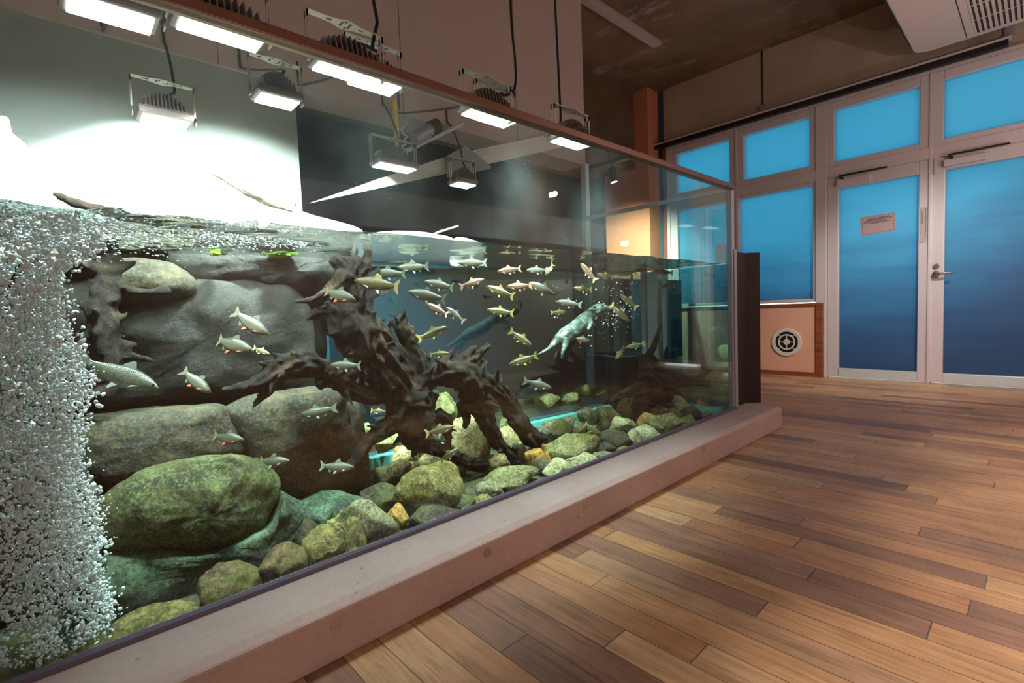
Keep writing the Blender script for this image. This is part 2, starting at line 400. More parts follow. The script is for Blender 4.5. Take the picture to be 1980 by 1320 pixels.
# ------------------------------------------------------------------ windows and doors in the far wall
y0, y1 = YD-.04, YD+.05
def frame_rect(mb, x0, x1, z0, z1, w, ya, yb):
    mb.box(x0, x0+w, ya, yb, z0, z1); mb.box(x1-w, x1, ya, yb, z0, z1)
    mb.box(x0+w, x1-w, ya, yb, z0, z0+w); mb.box(x0+w, x1-w, ya, yb, z1-w, z1)
def window(i, x0, x1, z0, z1, pane, wl=None):
    """x0..x1 z0..z1 the sash outside, pane = visible glass rectangle"""
    px0, px1, pz0, pz1 = pane
    m = MB(); m.box(x0, px0, y0, y1, z0, z1); m.box(px1, x1, y0, y1, z0, z1); m.box(px0, px1, y0, y1, z0, pz0); m.box(px0, px1, y0, y1, pz1, z1)
    f = m.build('window_%d' % i, m_alu, bevel=.006)
    st(f)
    WLp = MB().box(px0, px1, YD+.004, YD+.012, pz0, pz1).build('window_pane', m_film, f)
    return f
XS = [-3.22, -2.385, -1.545, -.695, .15]
window(1, -3.21, -2.395, 2.105, 2.735, (-3.115, -2.465, 2.175, 2.655))
window(2, -2.375, -1.595, 2.105, 2.735, (-2.305, -1.65, 2.165, 2.655))
window(3, -1.495, -.705, 2.105, 2.735, (-1.43, -.775, 2.155, 2.655))
window(4, -.685, .13, 2.105, 2.735, (-.61, .06, 2.155, 2.655))
window(5, -3.21, -2.395, .775, 2.0, (-3.115, -2.45, .81, 1.965))
window(6, -2.375, -1.595, .775, 2.0, (-2.365, -1.62, .81, 1.965))
window(7, .2, .76, .06, 2.735, (.27, .7, .1, 2.655))
m = MB()
m.box(-3.25, .77, y0+.005, y1, 2.735, 2.77)                          # head
m.box(-3.25, .2, y0-.01, y1, 2.0, 2.105)                             # transom
for x, w in ((-3.23, .02), (-2.385, .012), (-1.545, .05), (-.695, .012), (.165, .035)): m.box(x-w, x+w, y0-.012, y1, .0 if x > -1.6 else .775, 2.735)
st(m.build('trim_1', m_alu, bevel=.004))
def door(i, x0, x1, pane, hinge_left, label):
    t = thing('door_%d' % i, label, 'door', ((x0+x1)/2, YD, 0)); st(t)
    px0, px1, pz0, pz1 = pane
    m = MB(); m.box(x0, px0, y0, y1, .012, 2.0); m.box(px1, x1, y0, y1, .012, 2.0); m.box(px0, px1, y0, y1, pz1, 2.0)
    m.build('door_frame', m_alu, t, bevel=.005)
    tag(box('bottom_rail', px0, px1, y0-.006, y1, .012, pz0, m_aluw, t, .004), 'bright white bottom rail')
    box('glass_film', px0, px1, YD+.004, YD+.012, pz0, pz1, m_film, t)
    # closer
    b = box('door_closer', px0-.01, px0+.27, y0-.045, y0-.0, 1.905, 1.965, m_alu, t, .008)
    MB().box(px0+.02, px0+.40, y0-.075, y0-.06, 1.985, 2.0).tube([(px0+.03, y0-.068, 1.99), (px0+.05, y0-.03, 1.96)], .012).build('closer_arm', m_steel, b)
    return t
d1 = door(1, -1.49, -.70, (-1.395, -.775, .10, 1.885), True, 'glazed door of blue sea film with a paper notice taped on it')
d2 = door(2, -.69, .125, (-.595, .03, .10, 1.885), False, 'glazed door of darker blue film with a chrome lever handle')
h = MB()
h.cyl((-.645, y0-.002, .985), (-.645, y0-.03, .985), .026).tube([(-.645, y0-.03, .985), (-.645, y0-.055, .985), (-.62, y0-.058, .985), (-.52, y0-.056, .988)], [.012, .012, .011, .009])
h.build('lever_handle', m_chrome, d2, True)
MB().cyl((-.645, y0-.002, 1.055), (-.645, y0-.018, 1.055), .024, .02).cyl((-.645, y0-.018, 1.055), (-.645, y0-.022, 1.055), .011).build('lock_cylinder', m_chrome, d2)
box('strike_plate', -.69, -.668, y0-.004, y0, 1.86, 1.99, m_galv, d2)
MB().cyl((-.60, y0-.001, 1.93), (-.60, y0-.006, 1.93), .008, n=10).build('hole_plug', m_black, d2)
# closing hardware of window 6
n_ = thing('paper_notice', 'laminated paper notice with printed lines taped on the blue door glass', 'notice', (-1.085, YD, 1.42))
pq = [ony(u, v, YD-.001) for u, v in ((1663,420),(1732,410),(1733,445),(1664,457))]
MB().prism([pq[0], pq[3], pq[2], pq[1]], (0, .003, 0)).build('sheet', m_paper, n_)
ink = MB(); bl = pq[3]; ux = (pq[2]-pq[3]); uz = pq[0]-pq[3]
def bit(a, b, w, hh):
    p = bl+ux*a+uz*b; ink.prism([p, p+ux*w, p+ux*w+uz*hh, p+uz*hh], (0, -.0012, 0))
for (row, a0, a1, hh) in ((.77, .2, .82, .06), (.70, .12, .9, .05), (.62, .1, .72, .05), (.55, .27, .84, .05)):
    a = a0
    while a < a1:
        w = R.uniform(.012, .03)
        bit(a, row, w, hh*R.uniform(.25, .45)); bit(a+w*.35, row+hh*.2, w*.3, hh*.8*R.uniform(.6, 1)); 
        if R.random() < .7: bit(a, row+hh*.7, w*.9, hh*.22)
        a += w*1.35
for (a, b, w, hh) in ((.06, .06, .88, .006), (.06, .9, .88, .006), (.06, .06, .004, .84), (.936, .06, .004, .84)): bit(a, b, w, hh)
ink.build('printed_lines', m_ink, n_)
s_ = thing('vertical_label', 'narrow grey label with two columns of small characters on the door stile', 'label', (-.737, YD, 1.27))
box('label_strip', -.762, -.712, y0-.004, y0, 1.275, 1.585, m_tape, s_)
ink = MB()
for cx, n, top in ((-.749, 7, 1.55), (-.725, 15, 1.565)):
    for k in range(n):
        z = top-k*.0165
        for q in range(3):
            a = R.uniform(-.006, .001); b = R.uniform(-.005, .004)
            if q % 2: ink.box(cx+a, cx+a+R.uniform(.005, .009), y0-.0052, y0-.004, z+b, z+b+.0018)
            else: ink.box(cx+a+.003, cx+a+.0046, y0-.0052, y0-.004, z-.006, z+.005)
ink.build('characters', m_ink, s_)

# salmon panel under the window with its wooden edge, vent in it
t = thing('salmon_wall_panel', 'salmon painted low panel edged in reddish wood under the window', 'panel', (-2.3, 5.76, 0))
box('panel_board', -3.2, -1.585, 5.765, YD+.03, .045, .735, m_panel, t)
mm = MB(); mm.box(-3.2, -1.585, 5.745, YD+.03, 0, .045).box(-3.2, -1.585, 5.745, YD+.03, .735, .765).box(-1.585, -1.52, 5.745, YD+.03, 0, .765)
mm.build('wooden_edging', m_trim, t, bevel=.004)
vc = onx(1521, 661, 0) if False else ony(1521, 661, 5.76); r = .148
v = thing('round_air_vent', 'round white plastic air vent with black slots in the salmon panel', 'air vent', (vc.x, 5.765, vc.z-r))
ax = (0, -1, 0); c0 = Vector((vc.x, 5.764, vc.z))
MB().ring(c0, ax, .001, .125, .004).build('dark_backing', m_black, v)
fr = MB().ring(c0, ax, .112, r, .016).ring(c0, ax, .07, .085, .013).ring(c0, ax, .0005, .032, .014, n=24)
fr.build('vent_frame', m_vent, v, bevel=.003)
for k in range(4):
    for (ra, rb, a0) in ((.085, .113, math.pi/4), (.032, .07, 0)):
        a = a0+k*math.pi/2; d = Vector((math.cos(a), 0, math.sin(a))); p = Vector((-d.z, 0, d.x))*.0045
        A, B = c0+d*ra, c0+d*rb; MB().prism([A-p, B-p, B+p, A+p], (0, -.011, 0)).build('vent_spoke', m_vent, v)

# black curtain rail with clear brackets
t = thing('curtain_rail', 'long black curtain rail with pale top along the window heads', 'rail', (-1.9, 5.74, 2.77))
box('rail', -3.63, -.22, 5.72, 5.77, 2.765, 2.81, m_black, t)
box('pale_top_strip', -3.63, -.2, 5.715, 5.775, 2.81, 2.828, m_alu, t)
for x in (-2.10, -.22): MB().box(x-.025, x+.025, 5.775, 5.79, 2.80, 2.92).box(x-.025, x+.025, 5.72, 5.79, 2.828, 2.835).build('rail_bracket', m_galv, t)
MB().tube([(-3.5, 5.78, 2.84), (-3.42, 5.74, 2.79)], .006).build('pull_hook', m_steel, t)
# conduit on the concrete wall
tag(MB().tube([(-2.115, YD-.008, ZC), (-2.11, YD-.008, 2.92)], .007).build('wall_conduit', m_steel), 'thin conduit dropping down the concrete wall to the rail bracket', 'conduit')
# ceiling batten and ceiling air conditioner
t = thing('ceiling_batten', 'pale straight batten fixed to the bare concrete ceiling', 'batten', (-2.74, 4.2, ZC-.05))
box('batten_bar', -2.79, -2.70, 2.9, 4.76, ZC-.05, ZC, m_mauve, t, .006)
t = thing('ceiling_air_conditioner', 'cream ceiling mounted air conditioner with a slotted grille', 'air conditioner', (0, 4.6, 2.85))
prof = [(-.80, 2.90), (-.79, 2.862), (-.75, 2.85), (.76, 2.85), (.76, 3.2), (-.80, 3.2)]
yb0, yb1 = 3.7, 5.58
m = MB()
out = []
for i in range(9):
    a = math.pi/2*i/8; out.append((-.66-.12*math.sin(a)*1.0, yb1-.10+.10*math.cos(a)))
poly = [(.76, yb1-.0), (-.62, yb1)]+[(x, y) for x, y in out]+[(-.78, yb0), (.76, yb0)]
m.prism([(x, y, 2.85) for x, y in poly], (0, 0, .33)); m.build('casing', m_acw, t, bevel=.012, seg=3)
box('side_strip', -.803, -.778, yb0+.02, yb1-.12, 2.90, 2.96, m_black, t)
box('panel_joint', -.452, -.447, yb0+.1, yb1-.04, 2.847, 2.852, m_slot, t)
gr = box('intake_grille', -.40, .5, yb0+.15, yb1-.03, 2.846, 2.853, m_acw, t)
sl = MB()
for i in range(30):
    for j in range(6):
        sl.box(-.385+i*.03, -.372+i*.03, yb0+.20+j*.268+.0, yb0+.20+j*.268+.25, 2.8445, 2.8475)
sl.build('grille_slots', m_slot, gr)
t = thing('ceiling_duct', 'cream air conditioner hanger casing up at the ceiling', 'duct', (0, 4.5, 3.18)) if False else None
for (x, y) in ((-.6, 3.95), (-.6, 5.3), (.6, 3.95), (.6, 5.3)):
    o = MB().tube([(x, y, 3.18), (x, y, ZC)], .008, 8).build('hanger_rod', m_galv, bpy.data.objects['ceiling_air_conditioner'])

# track spotlight seen over the tank, shining on the salmon column
t = thing('track_spotlight', 'lit black cylinder spotlight on a short track by the salmon column', 'spotlight', (-3.16, 4.5, 2.3))
box('track', -3.55, -2.85, 4.47, 4.53, 2.33, 2.37, m_black, t)
MB().tube([(-3.2, 4.5, 2.37), (-3.2, 4.5, 2.55), (-3.57, 4.6, 2.6)], .008, 8).build('track_hanger', m_black, t)
MB().cyl((-3.16, 4.5, 2.33), (-3.16, 4.5, 2.28), .012).cyl((-3.165, 4.5, 2.285), (-3.155, 4.52, 2.14), .038).build('lamp_housing', m_black, t)
MB().cyl((-3.155, 4.52, 2.141), (-3.1545, 4.521, 2.136), .033).build('lit_lens', m_spot, t)
def lamp(kind, loc, target, energy, color, **kw):
    l = bpy.data.lights.new('light', kind); l.energy = energy; l.color = color
    for k, v in kw.items(): setattr(l, k, v)
    o = bpy.data.objects.new('light', l); C.objects.link(o); o.location = loc
    o.rotation_euler = (Vector(target)-Vector(loc)).to_track_quat('-Z', 'Y').to_euler()
    return o
o = lamp('SPOT', (-3.15, 4.55, 2.13), (-3.72, 5.6, 1.0), 420, (1, .95, .8), spot_size=math.radians(92), spot_blend=1.0, shadow_soft_size=.03); o.name = 'track_spot_light'
# ceiling spots of the room (behind and to the side of the camera, not in view)
for i, (y, e) in enumerate(((-.6, 130), (.75, 225), (1.9, 190), (3.1, 120), (4.4, 75))):
    o = lamp('SPOT', (.5, y, 3.3), (.48, y+.3, 0), e, (1, .87, .72), spot_size=math.radians(35), spot_blend=.5, shadow_soft_size=.07); o.name = 'ceiling_spot_light'
for (x, y, z, e, c) in ((.4, -2.6, 1.8, 18, (1,.84,.78)), (.55, 3.6, 1.9, 24, (1,.86,.8)), (.5, 4.7, 1.5, 13, (1,.86,.8)), (.6, 1.0, 1.4, 11, (1,.84,.78)), (-5.2, 2.5, 2.2, 7, (.55,.8,1))):  # unseen fill points added to brighten ceiling, doors, plinth and rear room
    o = lamp('POINT', (x, y, z), (x, y, 0), e, c, shadow_soft_size=.025); o.name = 'fill_light'
o = lamp('SPOT', (.4, 3.5, 2.8), (-1.0, 5.8, .4), 260, (1, .93, .9), spot_size=math.radians(48), spot_blend=.8, shadow_soft_size=.07); o.name = 'ceiling_spot_light'
for (y, e) in ((.2, 46), (2.4, 40)):
    o = lamp('SPOT', (-.3, y, 3.35), (.77, y, 1.25), e, (1, .84, .78), spot_size=math.radians(80), spot_blend=.8, shadow_soft_size=.1); o.name = 'wall_washer_light'
w = bpy.data.worlds.new('dusk_sky'); bpy.context.scene.world = w; w.use_nodes = True
w.node_tree.nodes['Background'].inputs[0].default_value = (.93, 1, .98, 1); w.node_tree.nodes['Background'].inputs[1].default_value = 2.7

# ------------------------------------------------------------------ plinth and aquarium
XG = -1.32; YE = 3.125; YL = -1.2; XB = -2.46; ZB = .13; ZT = 1.5; ZW = 1.045
pl = thing('concrete_plinth', 'pinkish grey concrete plinth with round plugs carrying the aquarium', 'plinth', (-1.8, 1.2, 0))
pts = [(-2.55, 0), (-1.11, 0), (-1.11, .118), (-1.135, .13), (XG-.03, .13), (XG-.03, .04), (-2.55, .04)]
m = MB(); m.prism([(x, YL-.1, z) for x, z in pts], (0, 3.345-(YL-.1), 0))
m.box(-2.55, XG-.03, YE-.01, 3.345, .04, .13); 
m.build('plinth_block', m_curb, pl, bevel=.006)
for y in (-.02, .44, .9, 1.36, 1.82, 2.28, 2.745, 3.19):
    MB().cyl((-1.115, y, .088 if y < 1.5 else .095), (-1.1085, y, .088 if y < 1.5 else .095), .0145, n=24).build('round_plug', m_seal if False else m_band, pl)
aq = thing('aquarium', 'long glass otter and fish aquarium on the concrete plinth', 'aquarium', (-1.8, 1.2, .13))
box('front_pane', XG-.02, XG, YL, YE, .125, ZT, m_glass, aq)
box('end_pane', XB, XG-.02, YE-.02, YE, ZW+.004, ZT-.012, m_glass2, aq)
box('underwater_end_pane', -2.05, XG-.025, YE-.016, YE-.004, .05, ZW-.004, m_mirror2, aq)
ra, rb = Vector((-2.22, .93, 0)), Vector((-2.02, 3.1, 0))
m = MB(); dz = Vector((0, 0, 1)); off = Vector((-.012, 0, 0))
m.prism([ra+dz*.05, rb+dz*.05, rb+dz*(ZW-.005), ra+dz*(ZW-.005)], off); m.build('underwater_rear_pane', m_mirror, aq)
box('top_rail', XG-.035, XG+.012, YL, YE+.035, ZT, ZT+.028, m_rail, aq, .003)
box('end_rail', XB, XG-.03, YE-.03, YE+.012, ZT-.012, ZT+.012, m_aluw, aq, .003)
box('corner_post', XG-.028, XG+.004, YE-.012, YE+.03, .13, ZT-.005, m_galv, aq, .002)
box('rear_corner_post', XB-.02, XB+.02, YE-.02, YE+.02, ZW, ZT, m_aluw, aq, .002)
box('bottom_seal', XG, XG+.022, YL, YE+.01, .13, .142, m_seal, aq)
m = MB(); d = Vector((.055, 0, 0)); z0, z1 = .075, .128
m.add([ra+dz*z0+Vector((.004,0,0)), ra+d+dz*z0, rb+d+dz*z0, rb+dz*z0+Vector((.004,0,0)), ra+dz*z1+Vector((.004,0,0)), ra+d+dz*z1, rb+d+dz*z1, rb+dz*z1+Vector((.004,0,0))], [(0,3,2,1),(4,5,6,7),(0,1,5,4),(1,2,6,5),(2,3,7,6),(3,0,4,7)])
m.build('rear_bottom_frame', m_teal, aq)
box('end_bottom_frame', -2.0, XG-.06, YE-.05, YE-.018, .085, .13, m_teal, aq)
for (u0, u1, nm) in ((1242, 1250, 'inner_post'), (1254, 1271, 'inner_post'), (1283, 1288, 'inner_post')):
    a = ony(u0, 600, YE-.03).x; b = ony(u1, 600, YE-.03).x
    box(nm, a, b, YE-.045, YE-.02, .06, ZW-.01, m_aluw if u0 > 1250 else m_pvc, aq)
q = ony(1248, 492, YE-.02); box('clamp_block', q.x-.02, q.x+.018, YE-.06, YE-.03, ZW-.02, ZW+.05, m_aluw, aq)
q = ony(1402, 480, YE-.02); box('clamp_block', XG-.075, XG-.03, YE-.06, YE-.02, ZW+.0, ZW+.125, m_aluw, aq)
box('tank_bed', -2.3, XG-.025, YL, YE-.02, .035, .05, m_bed, aq)
# dark steel guard post standing at the corner
t = thing('steel_guard_post', 'dark brown folded steel guard post at the aquarium corner', 'post', (-1.3, 3.25, .13))
p = [(-1.318, 3.162), (-1.345, 3.40), (-1.27, 3.42), (-1.262, 3.40)]
a = onz(1418, 787, .13); b = onz(1443, 779, .13); c_ = onz(1471, 778, .13)
poly = [(a.x, a.y), (b.x, b.y), (c_.x, c_.y), (c_.x-.004, c_.y+.012), (b.x-.008, b.y+.012), (a.x-.012, a.y+.004)]
ztop = 1.122
MB().prism([(x, y, .13) for x, y in poly], (0, 0, ztop-.13)).build('folded_plate', m_steel, t)
box('pale_edge_strip', XG-.004, XG+.012, YE+.005, YE+.04, .13, ztop+.008, m_galv, t)
# support post of the bulkhead
o = st(box('trim_support_post', XB-.05, XB-.005, 3.15, 3.195, 0, 1.935, m_aluw))
# water
ng_x, ng_y = 24, 120
xw0, xw1, yw0, yw1 = -2.22, XG-.0215, YL+.02, YE-.022
m = MB(); vs = []; fs = []
for j in range(ng_y+1):
    for i in range(ng_x+1):
        x = xw0+(xw1-xw0)*i/ng_x; y = yw0+(yw1-yw0)*j/ng_y
        z = ZW + .006*noise.noise(Vector((x*7, y*7, 0))) + .012*max(0, 1-abs(y-.15)/.7)*noise.noise(Vector((x*16, y*16, 3)))
        vs.append((x, y, z))
W_ = ng_x+1
for j in range(ng_y):
    for i in range(ng_x): fs.append((j*W_+i, j*W_+i+1, (j+1)*W_+i+1, (j+1)*W_+i))
m.add(vs, fs, 1)
def edge(idx):
    base = len(m.v); n = len(idx)
    return idx
ring = [i for i in range(W_)]+[j*W_+ng_x for j in range(1, ng_y+1)]+[ng_y*W_+i for i in range(ng_x-1, -1, -1)]+[j*W_ for j in range(ng_y-1, 0, -1)]
b0 = len(m.v); m.v += [Vector((m.v[i].x, m.v[i].y, .052)) for i in ring]; n = len(ring)
sf = [(ring[i], b0+i, b0+(i+1)%n, ring[(i+1)%n]) for i in range(n)]+[tuple(b0+i for i in range(n))]
m.f += sf; m.mi += [0]*len(sf)
wo = m.build('tank_water', [m_wside, m_wtop], smooth=False)
tag(wo, 'clear greenish water filling the aquarium', 'water', None, 'stuff')

# ------------------------------------------------------------------ flood lamps over the tank
def flood(y, x, label, cable=None, z=1.555, e=14, aim=.42, L=.215, beam=104):
    t = thing('floodlight', label, 'floodlight', (x, y, z), 'LED floodlights hung over the aquarium')
    D = .115
    m = MB(); m.box(x-D/2, x+D/2, y-L/2, y+L/2, z, z+.03); m.build('housing', m_lamp, t, bevel=.01)
    m = MB().box(x-D/2+.02, x+D/2-.02, y-L/2+.02, y+L/2-.02, z+.03, z+.036)
    for k in range(11):
        yy = y-L/2+.024+k*(L-.05)/10; hh = .038+.028*math.sin(math.pi*k/10)
        m.prism([(x-D/2+.012, yy, z+.03), (x+D/2-.012, yy, z+.03), (x+D/2-.03, yy, z+.03+hh), (x-D/2+.03, yy, z+.03+hh)], (0, .004, 0))
    m.build('cooling_fins', m_fin, t)
    MB().box(x-D/2+.014, x+D/2-.014, y-L/2+.014, y+L/2-.014, z-.006, z-.001).build('lit_panel', m_led, t)
    # bracket: two legs and a holed strap
    br = MB(); zt = z+.14
    for s in (-1, 1):
        yy = y+s*(L/2+.012)
        br.box(x-.013, x-.006, yy-.0015, yy+.0015, z+.012, zt).box(x+.006, x+.013, yy-.0015, yy+.0015, z+.012, zt).box(x-.013, x+.013, yy-.0015, yy+.0015, z+.0, z+.03).box(x-.013, x+.013, yy-.0015, yy+.0015, zt-.02, zt)
    n = 28; outl = []; 
    def wd(q): return .013+.014*math.exp(-((q)/.032)**2)
    ys = [(-L/2-.012)+(L+.024)*i/n for i in range(n+1)]
    hl = [(-.058, -.046, .005), (.046, .062, .004)]
    def strip(ya, yb, xa0, xa1, xb0, xb1):
        br.add([(x+xa0, y+ya, zt), (x+xa1, y+ya, zt), (x+xb1, y+yb, zt), (x+xb0, y+yb, zt), (x+xa0, y+ya, zt+.003), (x+xa1, y+ya, zt+.003), (x+xb1, y+yb, zt+.003), (x+xb0, y+yb, zt+.003)],
               [(0,3,2,1),(4,5,6,7),(0,1,5,4),(1,2,6,5),(2,3,7,6),(3,0,4,7)])
    for i in range(n):
        ya, yb = ys[i], ys[i+1]; ym = (ya+yb)/2; wa, wb = wd(ya), wd(yb)
        hole = None
        for (p, q, r_) in hl:
            if p-.001 < ym < q+.001: hole = (-r_, r_)
        if abs(ym) < .0195 and abs(ym) > .004:
            side = 1 if ym > 0 else -1
            o_ = math.sqrt(max(0, .0195**2-ym*ym)); i_ = math.sqrt(max(0, .0125**2-ym*ym)) if abs(ym) < .0125 else 0
            if i_ > 0:
                strip(ya, yb, -wa, -o_, -wb, -o_); strip(ya, yb, -i_, i_, -i_, i_); strip(ya, yb, o_, wa, o_, wb)
                strip(ya, yb, -o_ if side < 0 else i_, -i_ if side < 0 else o_, -o_ if side < 0 else i_, -i_ if side < 0 else o_)
            else: strip(ya, yb, -wa, -o_, -wb, -o_); strip(ya, yb, o_, wa, o_, wb)
        elif hole: strip(ya, yb, -wa, hole[0], -wb, hole[0]); strip(ya, yb, hole[1], wa, hole[1], wb)
        else: strip(ya, yb, -wa, wa, -wb, wb)
    br.build('bracket', m_brack, t)
    if cable:
        pts = [Vector(p) for p in cable]
        # smooth the cable
        sm = []
        for i in range(len(pts)-1):
            p0 = pts[max(i-1, 0)]; p1 = pts[i]; p2 = pts[i+1]; p3 = pts[min(i+2, len(pts)-1)]
            for q in range(6):
                u = q/6; sm.append(.5*((2*p1)+(p2-p0)*u+(2*p0-5*p1+4*p2-p3)*u*u+(3*p1-p0-3*p2+p3)*u**3))
        sm.append(pts[-1])
        MB().tube(sm, .0055, 8).build('cable', m_rubber, t, True)
    # light it gives
    l = bpy.data.lights.new('floodlight_beam', 'AREA'); l.shape = 'RECTANGLE'; l.size = L-.03; l.size_y = D-.03; l.energy = e; l.color = (.93, 1, .98); l.spread = math.radians(beam)
    lo = bpy.data.objects.new('floodlight_beam', l); C.objects.link(lo); lo.parent = t; lo.location = (0, 0, -.008); lo.rotation_euler = (0, math.radians(14), math.pi/2)
    lo.rotation_euler = Vector((-aim, 0, -1)).to_track_quat('-Z', 'X').to_euler()
    return t
def cab(pix, x):
    q = [onx(u, v, x) for u, v in pix]; z = q[-1].z; y = q[-1].y; q += [Vector((x, y, z+k)) for k in (.05, .15, .4, .9) if z+k < ZC-.3]+[Vector((x, y, ZC))]; return q
XL = -1.475
flood(.38, XL, 'first lit floodlight of the front row from the bubble end, no strap in view', cab([(470,60),(440,18),(395,2),(350,-12)], XL), e=7, aim=.2, beam=70)
flood(.725, XL, 'lit floodlight under a pale holed bracket, large fins and looped black cable', cab([(690,96),(650,77),(632,82),(665,80),(705,88),(728,100),(720,92),(726,60),(729,40),(722,0),(716,-60)], XL), e=8)
flood(1.29, XL, 'lit floodlight third along the front rail, cable running straight up', cab([(965,200),(940,180),(915,185),(935,175),(965,183),(985,182),(996,165),(996,120),(990,60),(987,0),(985,-80)], XL), e=22)
flood(1.79, XL, 'small lit floodlight at the far end of the front rail', cab([(1125,258),(1120,240),(1098,246),(1083,250),(1084,225),(1081,160),(1077,80),(1073,0),(1070,-80)], XL), e=22)
def drop(y, x, z, L): return [(x, y-.03, z+.05), (x, y+.02, z+.10), (x-.03, y+L*.25, z+.13), (x*.6-2.5*.4, y+L*.3, 1.80), (-2.46, y+L*.35, 1.93), (-2.494, y+L*.35, 1.97), (-2.494, y+L*.35, 2.05)]
for (y, x, z, e, L, lab) in (
 (.16, -1.55, 1.555, 48, .19, 'lit floodlight hanging over the bubble curtain, end to end with the first front one'),
 (.90, -1.63, 1.62, 9, .19, 'lit floodlight hanging behind the one with looped black cable'),
 (1.455, -1.61, 1.62, 9, .19, 'lit floodlight hanging just behind the third along the rail'),
 (.365, -2.24, 1.555, 190, .17, 'lit floodlight low before the grey wall, over the pale ledge'),
 (.655, -1.90, 1.59, 120, .155, 'lit floodlight by the edge of the grey wall, on a pale bracket'),
 (1.34, -2.27, 1.555, 16, .23, 'lit floodlight beside the foot of the yellow post'),
 (1.80, -2.30, 1.54, 6, .15, 'lit floodlight under the grey sheets past the yellow post')):
    flood(y, x, lab, drop(y, x, z, L), e=e, z=z, L=L, aim=.9 if e > 25 else .42, beam=118 if e > 25 else 104)
# equipment behind the glass above the water
def quad(name, pix, x, th, mat, label, cat):
    ps = [onx(u, v, x) for u, v in pix]
    return tag(MB().prism(ps, (-th, 0, 0)).build(name, mat), label, cat)
tag(MB().tube([onx(762,192,-2.42), onx(771,305,-2.42)], .014, 4).build('yellow_post', m_yellow), 'bright yellow square post rising from the equipment behind the glass', 'post')
quad('white_board', [(600,392),(720,350),(870,300),(1050,262),(1088,284),(905,326)], -2.44, .02, m_white, 'white glowing board slanting behind the tank glass', 'board')
quad('grey_sheet', [(866,344),(866,300),(900,282),(912,290),(950,322),(948,326)], -2.40, .01, m_greysheet, 'folded grey sheet leaning over the white board', 'sheet')
quad('pale_sheet', [(905,318),(948,296),(943,284),(902,305)], -2.428, .008, m_pvc, 'pale thin sheet propped behind the folded grey sheet', 'sheet')
t = thing('pump', 'grey cylinder pump with a dark end cap on its rail beside the yellow post', 'pump', onx(820,275,-2.38))
MB().cyl(onx(800,268,-2.38), onx(832,250,-2.38), .035).build('pump_barrel', m_galv, t)
MB().cyl(onx(832,250,-2.38), onx(846,243,-2.38), .041).build('end_cap', m_slot, t)
tag(MB().tube([onx(745,310,-2.42), onx(800,285,-2.42), onx(895,239,-2.42)], .012, 8).build('cross_pipe', m_pvc), 'slim pale pipe crossing behind the yellow post', 'pipe')
ps = [onx(775+R.uniform(-2,14), 240+i*6+R.uniform(-6,6), -2.36+R.uniform(-.03,.03)) for i in range(14)]
tag(MB().tube(ps, .006, 6).build('tangled_wire', m_pvc, None, True), 'tangle of pale wire beside the yellow post', 'wire')
# ------------------------------------------------------------------ rock wall and boulders
def blob(name, pix, xf, df, db, mat, label, cat='rock', amp=.02, sc=6, seed=0, N_=110, expo=2.4, parent=None):
    """a solid boulder whose silhouette is given on the plane x = xf, bulging df to the front and db to the back"""
    P = [onx(u, v, xf) for u, v in pix]
    # closed Catmull-Rom resample
    out = []; n = len(P)
    for i in range(n):
        p0, p1, p2, p3 = P[i-1], P[i], P[(i+1) % n], P[(i+2) % n]
        for q in range(8):
            u = q/8
            c = .5*((2*p1)+(p2-p0)*u+(2*p0-5*p1+4*p2-p3)*u*u+(3*p1-p0-3*p2+p3)*u**3)
            out.append(c.lerp(p1.lerp(p2, u), .4))
    P = out; n = len(P); cen = sum(P, Vector())/n
    prof = [(1, 0)] + [(s, (1-s**expo)**.6) for s in (.985, .955, .92, .87, .81, .74, .66, .57, .47, .36, .24, .12)]
    vs = []; fs = []
    rings = [(s, -db*b) for s, b in prof[:0:-1]] + [(s, df*b) for s, b in prof]
    ey = math.sqrt(sum((p.y-cen.y)**2 for p in P)/n*2); ez = math.sqrt(sum((p.z-cen.z)**2 for p in P)/n*2)
    for s, o in rings:
        for p in P:
            dv = p-cen; an = math.atan2(dv.z/ez, dv.y/ey); el = Vector((0, math.cos(an)*ey, math.sin(an)*ez))
            q = cen+el.lerp(dv, min(1, s*s*1.05))*s; vs.append(Vector((q.x+o, q.y, q.z)))
    for r in range(len(rings)-1):
        for k in range(n): fs.append((r*n+k, r*n+(k+1) % n, (r+1)*n+(k+1) % n, (r+1)*n+k))
    a = len(vs); vs.append(cen-Vector((db, 0, 0))); vs.append(cen+Vector((df, 0, 0)))
    L_ = (len(rings)-1)*n
    for k in range(n): fs.append((k, a, (k+1) % n)); fs.append((L_+k, L_+(k+1) % n, a+1))
    o3 = Vector((seed*3.1, seed*1.7, seed*.9))
    for v in vs:
        d = noise.noise_vector(v*sc+o3)*amp + noise.noise_vector(v*sc*3+o3)*amp*.4 + noise.noise_vector(v*sc*9+o3)*amp*.14
        v += Vector((d.x*1.2, d.y*.6, d.z*.6))
        v.x = min(v.x, XG-.028)
    m = MB().add(vs, fs); o = m.build(name, mat, parent, True)
    return tag(o, label, cat) if label else o
